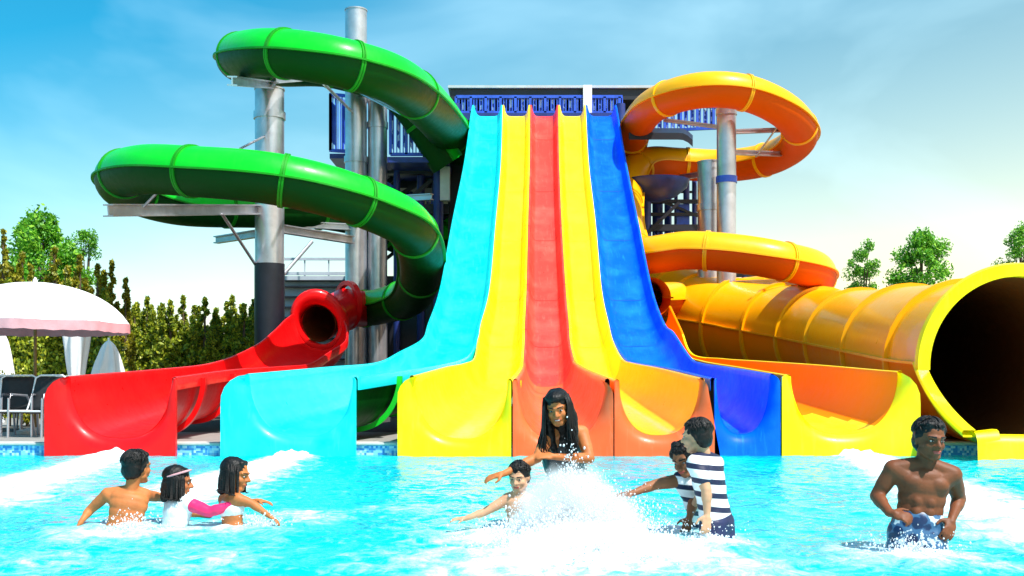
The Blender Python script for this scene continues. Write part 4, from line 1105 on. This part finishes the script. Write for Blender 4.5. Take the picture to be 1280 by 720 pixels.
# materials with a print
m_, nt, b = newmat('navy_and_white_stripes'); v = coord(nt); sx = N(nt, 'ShaderNodeSeparateXYZ'); nt.links.new(v, sx.inputs[0])
w_ = math_(nt, 'ADD', math_(nt, 'MULTIPLY', sx.outputs[2], 12.5), math_(nt, 'MULTIPLY', sx.outputs[0], 1.6)); fr_ = math_(nt, 'FRACT', w_)
nt.links.new(mixcol(nt, maprange(nt, fr_, .58, .62), (.85, .84, .86), (.008, .012, .05)), b.inputs['Base Color']); b.inputs['Roughness'].default_value = .6
bump(nt, b, noise_(nt, v, 25, 4), .4, .01); M['stripes'] = m_
m_, nt, b = newmat('blue_floral_print'); v = coord(nt)
vo = N(nt, 'ShaderNodeTexVoronoi'); vo.inputs['Scale'].default_value = 17; nt.links.new(v, vo.inputs['Vector'])
s_ = math_(nt, 'ADD', vo.outputs[0], math_(nt, 'MULTIPLY', noise_(nt, v, 40, 4), .5))
col = mixcol(nt, maprange(nt, s_, .70, .80), (.004, .02, .08), (.04, .12, .24)); col = mixcol(nt, maprange(nt, s_, .98, 1.05), col, (.6, .7, .75))
nt.links.new(col, b.inputs['Base Color']); b.inputs['Roughness'].default_value = .4; M['floral'] = m_

BK = (0, 1, 0); FR = (0, -1, 0)
# man on the right, facing the camera
def pecs(m, J, B, w):
    c = J['pelvis'].lerp(J['neck'], .70); f = B[1] if B[1].y < 0 else -B[1]
    for q in (-1, 1): ell(m, c+B[0]*q*w*.2+f*w*.17, w*.20, w*.11, w*.15, B)
    c = J['pelvis'].lerp(J['neck'], .32)
    for i in range(3):
        for q in (-1, 1): ell(m, c+B[0]*q*.032+f*(w*.215)+B[2]*(.055*(i-1)), .03, .020, .03, B)
root, J, B, w, lg = person('bare chested man in blue printed trunks wading at the right of the pool', 6.0,
  dict(pelvis=(1146, 668), neck=(1158, 577), sl=(1117, 587, .02), sr=(1190, 594, -.02), el=(1096, 620, .05), wl=(1112, 641, -.12), er=(1199, 624, .08), wr=(1190, 648, -.06)), 1.0, 'skinE',
  (1162, 549, -.03), (.15, -1, -.12), (.05, 0, 1), 1.0, [('wl', (.7, -.5, -.15), (0, -.6, .6), -1, .9), ('wr', (-.35, -.5, -.6), (.3, -.7, .4), 1, .5)], short_hair, extra=pecs)
garment('trunks', root, lambda m: (torso(m, J, 1, .014, 0, .17), [tcap(m, a, a.lerp(b_, .8), .098, .088) for a, b_, c in lg]), M['floral'])
# boy with bare back
root, J, B, w, lg = person('boy seen from behind with a bare back and black hair at the far left', 7.1,
  dict(pelvis=(152, 672, -.05), neck=(165, 610), sl=(134, 618), sr=(182, 619, .05), el=(112, 638, .02), wl=(103, 650, -.05), er=(204, 622, .25), wr=(222, 624, .35), w=.27), .78, 'skinA',
  (171, 584, .02), (.55, 1, -.05), (0, 0, 1), .97, [('wl', (-.3, -.3, -.6), (-.6, 0, .5), 1, .5), ('wr', (.9, .3, -.1), (0, 0, 1), 1, .3)], short_hair)
h0 = J['pelvis']
garment('swim_shorts', root, lambda m: (torso(m, J, .78, .014, 0, .1), tcap(m, h0+Vector((-.05, -.03, -.03)), P(150, 683, 6.5), .085, .06), tcap(m, h0+Vector((.05, -.02, -.03)), P(182, 680, 6.6), .085, .055)), M['whitefab'])
# girl with pink sleeves
root, J, B, w, lg = person('girl with wet black hair and pink sleeves holding on to the next girl', 7.15,
  dict(pelvis=(214, 680, -.05), neck=(225, 622), sl=(237, 630, -.07), sr=(214, 630, .09), el=(262, 640, -.12), wl=(300, 628, -.12), er=(232, 640, .16), wr=(262, 645, .18), w=.25), .74, 'skinB',
  (222, 602, .0), (1, .25, -.15), (0, 0, 1), .90, [('wl', (1, .0, .05), (0, 0, 1), -1, .3)], bun_hair)
garment('vest', root, lambda m: torso(m, J, .74, .010, .16, .8), M['whitefab'])
garment('sleeve', root, lambda m: arm(m, J['sl'], J['el'], J['wl'], .74, .008), M['pinkfab'], .007)
hc = P(222, 602, 7.15); 
m = MB(); m.tube([hc+Vector((.084*math.cos(a)*.98, .079*math.sin(a)*1.0, .050+.025*math.cos(a))) for a in [2*PI*i/30 for i in range(31)]], .007, 8); m.build('goggle_strap', M['pink'], root)
# girl on the right of the trio
root, J, B, w, lg = person('dark haired girl stretching both arms forward, rightmost of the left trio', 7.1,
  dict(pelvis=(292, 676, -.03), neck=(288, 616), sl=(298, 624, -.08), sr=(280, 624, .08), el=(314, 629, -.08), wl=(334, 643, -.10), er=(302, 630, .12), wr=(322, 626, .06), w=.235), .74, 'skinA',
  (294, 593, .0), (1, -.12, -.2), (0, 0, 1), .94, [('wl', (.8, -.1, -.5), (.3, 0, 1), -1, .3), ('wr', (1, -.1, -.1), (0, 0, 1), 1, .3)], bun_hair)
garment('bikini_top', root, lambda m: torso(m, J, .74, .008, .55, .7), M['whitefab'])
# long haired woman in the centre
root, J, B, w, lg = person('woman with long wet black hair and black top leaning over the spray', 7.15,
  dict(pelvis=(714, 640, .35), neck=(702, 535, -.2), sl=(685, 545, -.22), sr=(727, 541, -.14), el=(672, 572, -.34), wl=(630, 592, -.46), er=(737, 573, -.24), wr=(694, 571, -.38), w=.31), .88, 'skinA',
  (697, 509, -.30), (-.16, -1, -.34), (-.16, -.2, 1), .96, [('wl', (-1, -.1, -.25), (-.1, -.4, 1), -1, .25), ('wr', (-1, -.1, .1), (0, -.6, 1), 1, .3)], long_hair, smile=True)
garment('top', root, lambda m: torso(m, J, .88, .012, 0, .79), M['blackfab'])
strands('loose_hair', root, P(697, 509, 6.85), (-.16, -1, -.34), (-.16, -.2, 1), .97, 170, .20, 5)
garment('swim_leggings', root, lambda m: [(tcap(m, a, b_, .084, .06), tcap(m, b_, c, .06, .045)) for a, b_, c in lg], M['blackfab'])
# child in front of her
root, J, B, w, lg = person('small child with wet hair stretching one arm out low over the water', 6.75,
  dict(pelvis=(654, 668), neck=(648, 616), sl=(634, 624), sr=(662, 625), el=(606, 640, -.03), wl=(582, 648, -.06), er=(672, 642, .02), wr=(668, 655, -.08), w=.21), .68, 'skinD',
  (649, 596, .0), (-.35, -1, -.25), (0, 0, 1), .80, [('wl', (-1, -.1, -.05), (0, -.2, 1), -1, .25)], short_hair)
garment('swim_trunks', root, lambda m: torso(m, J, .68, .012, 0, .15), M['navyfab'])
# pair on the right
root, J, B, w, lg = person('dark haired swimmer bending forward and reaching one arm out to the left', 6.8,
  dict(pelvis=(886, 668, .2), neck=(864, 598, .02), sl=(851, 600, -.08), sr=(868, 604, .12), el=(818, 606, -.12), wl=(792, 616, -.2), er=(866, 630, -.05), wr=(862, 646, -.1), w=.27), .86, 'skinC',
  (856, 574, -.1), (-.75, -1, -.45), (-.3, -.1, 1), .92, [('wl', (-1, -.1, -.15), (0, -.3, 1), -1, .25), ('wr', (-.3, -.1, -1), (0, -1, 0), 1, .4)],
  lambda m, c, r, f, u, s: (short_hair(m, c, r, f, u, s), [ell(m, c+r*.07*s*math.cos(a)+u*(.05+.045*math.sin(a*1.7))*s-f*.03*s*math.sin(a*3), .032*s, .032*s, .032*s) for a in [i*.7 for i in range(9)]], tcap(m, c-r*.06*s-f*.02*s, c-r*.05*s-f*.03*s-u*.09*s, .03*s, .022*s)))
garment('striped_top', root, lambda m: (torso(m, J, .86, .010, 0, .8), arm(m, J['sr'], J['er'], J['wr'], .86, .01, .5)), M['stripes'])
root, J, B, w, lg = person('child in a navy and white striped shirt and navy shorts seen from behind', 6.5,
  dict(pelvis=(896, 655), neck=(880, 570, -.02), sl=(870, 580, -.10), sr=(893, 580, .1), el=(883, 612, -.16), wl=(884, 642, -.17), er=(880, 610, .2), wr=(868, 630, .22), w=.27), .84, 'skinD',
  (871, 545, -.03), (-1, .55, -.15), (0, 0, 1), .88, [('wl', (-.1, -.2, -1), (.2, -1, .1), 1, .4)], short_hair)
garment('striped_shirt', root, lambda m: (torso(m, J, .84, .014, .1, .8), arm(m, J['sl'], J['el'], J['wl'], .84, .016, .55), arm(m, J['sr'], J['er'], J['wr'], .84, .016, .55)), M['stripes'])
garment('shorts', root, lambda m: (torso(m, J, .84, .016, 0, .1), [tcap(m, a, a.lerp(b_, .7), .085, .082) for a, b_, c in lg]), M['navyfab'])

# ---------------------------------------------------------------- sky, sun, camera
SUN = Vector((.50, -.50, 1.15)).normalized()
w = bpy.data.worlds.new('World'); SC.world = w; w.use_nodes = True; nt = w.node_tree
bg = nt.nodes['Background']; sky = N(nt, 'ShaderNodeTexSky', sky_type='NISHITA'); sky.sun_disc = False
sky.sun_elevation = math.asin(SUN.z); sky.sun_rotation = math.atan2(SUN.x, SUN.y)
sky.air_density = 1.0; sky.dust_density = 1.2; sky.ozone_density = 2.0
tc = N(nt, 'ShaderNodeTexCoord'); mp = N(nt, 'ShaderNodeMapping'); nt.links.new(tc.outputs['Generated'], mp.inputs[0]); mp.inputs['Scale'].default_value = (1.6, 1.6, 3.4)
n1 = noise_(nt, mp.outputs[0], 1.6, 5, .5, .4)
hs = N(nt, 'ShaderNodeHueSaturation'); nt.links.new(sky.outputs[0], hs.inputs['Color']); hs.inputs['Hue'].default_value = .48; hs.inputs['Saturation'].default_value = 1.15
sz = N(nt, 'ShaderNodeSeparateXYZ'); nt.links.new(tc.outputs['Generated'], sz.inputs[0])
grad = mixcol(nt, math_(nt, 'ADD', maprange(nt, sz.outputs[2], .0, .40), math_(nt, 'MULTIPLY', sz.outputs[0], -.75)), (2.7, 1.75, 1.12), (.17, 1.06, 1.22))
tint = mixcol(nt, 1.0, hs.outputs[0], grad, 'MULTIPLY')
cloud = mixcol(nt, maprange(nt, n1, .48, .76, 0, .25), tint, (9.0, 13.0, 14.0))
nt.links.new(cloud, bg.inputs[0]); bg.inputs[1].default_value = .115
sl = bpy.data.lights.new('sun', 'SUN'); sl.energy = 5.0; sl.angle = math.radians(.53); sl.color = (1, .965, .91)
so = bpy.data.objects.new('sun', sl); COL.objects.link(so); so.rotation_euler = SUN.to_track_quat('Z', 'Y').to_euler(); so.location = (20, -20, 40)
cam = bpy.data.cameras.new('camera'); co = bpy.data.objects.new('camera', cam); COL.objects.link(co)
co.location = (0, 0, EYE); co.rotation_euler = (PI/2, 0, 0)
cam.sensor_width = 36; cam.lens = 36*F/1280; cam.shift_y = (HZ-360)/1280; cam.clip_start = .1; cam.clip_end = 5000
SC.camera = co
SC.view_settings.view_transform = 'Standard'; SC.view_settings.look = 'None'; SC.view_settings.gamma = 1; SC.view_settings.exposure = .45
SC.view_settings.use_curve_mapping = False
SC.render.engine = 'CYCLES'; SC.cycles.max_bounces = 8; SC.cycles.volume_bounces = 5; SC.cycles.transparent_max_bounces = 12
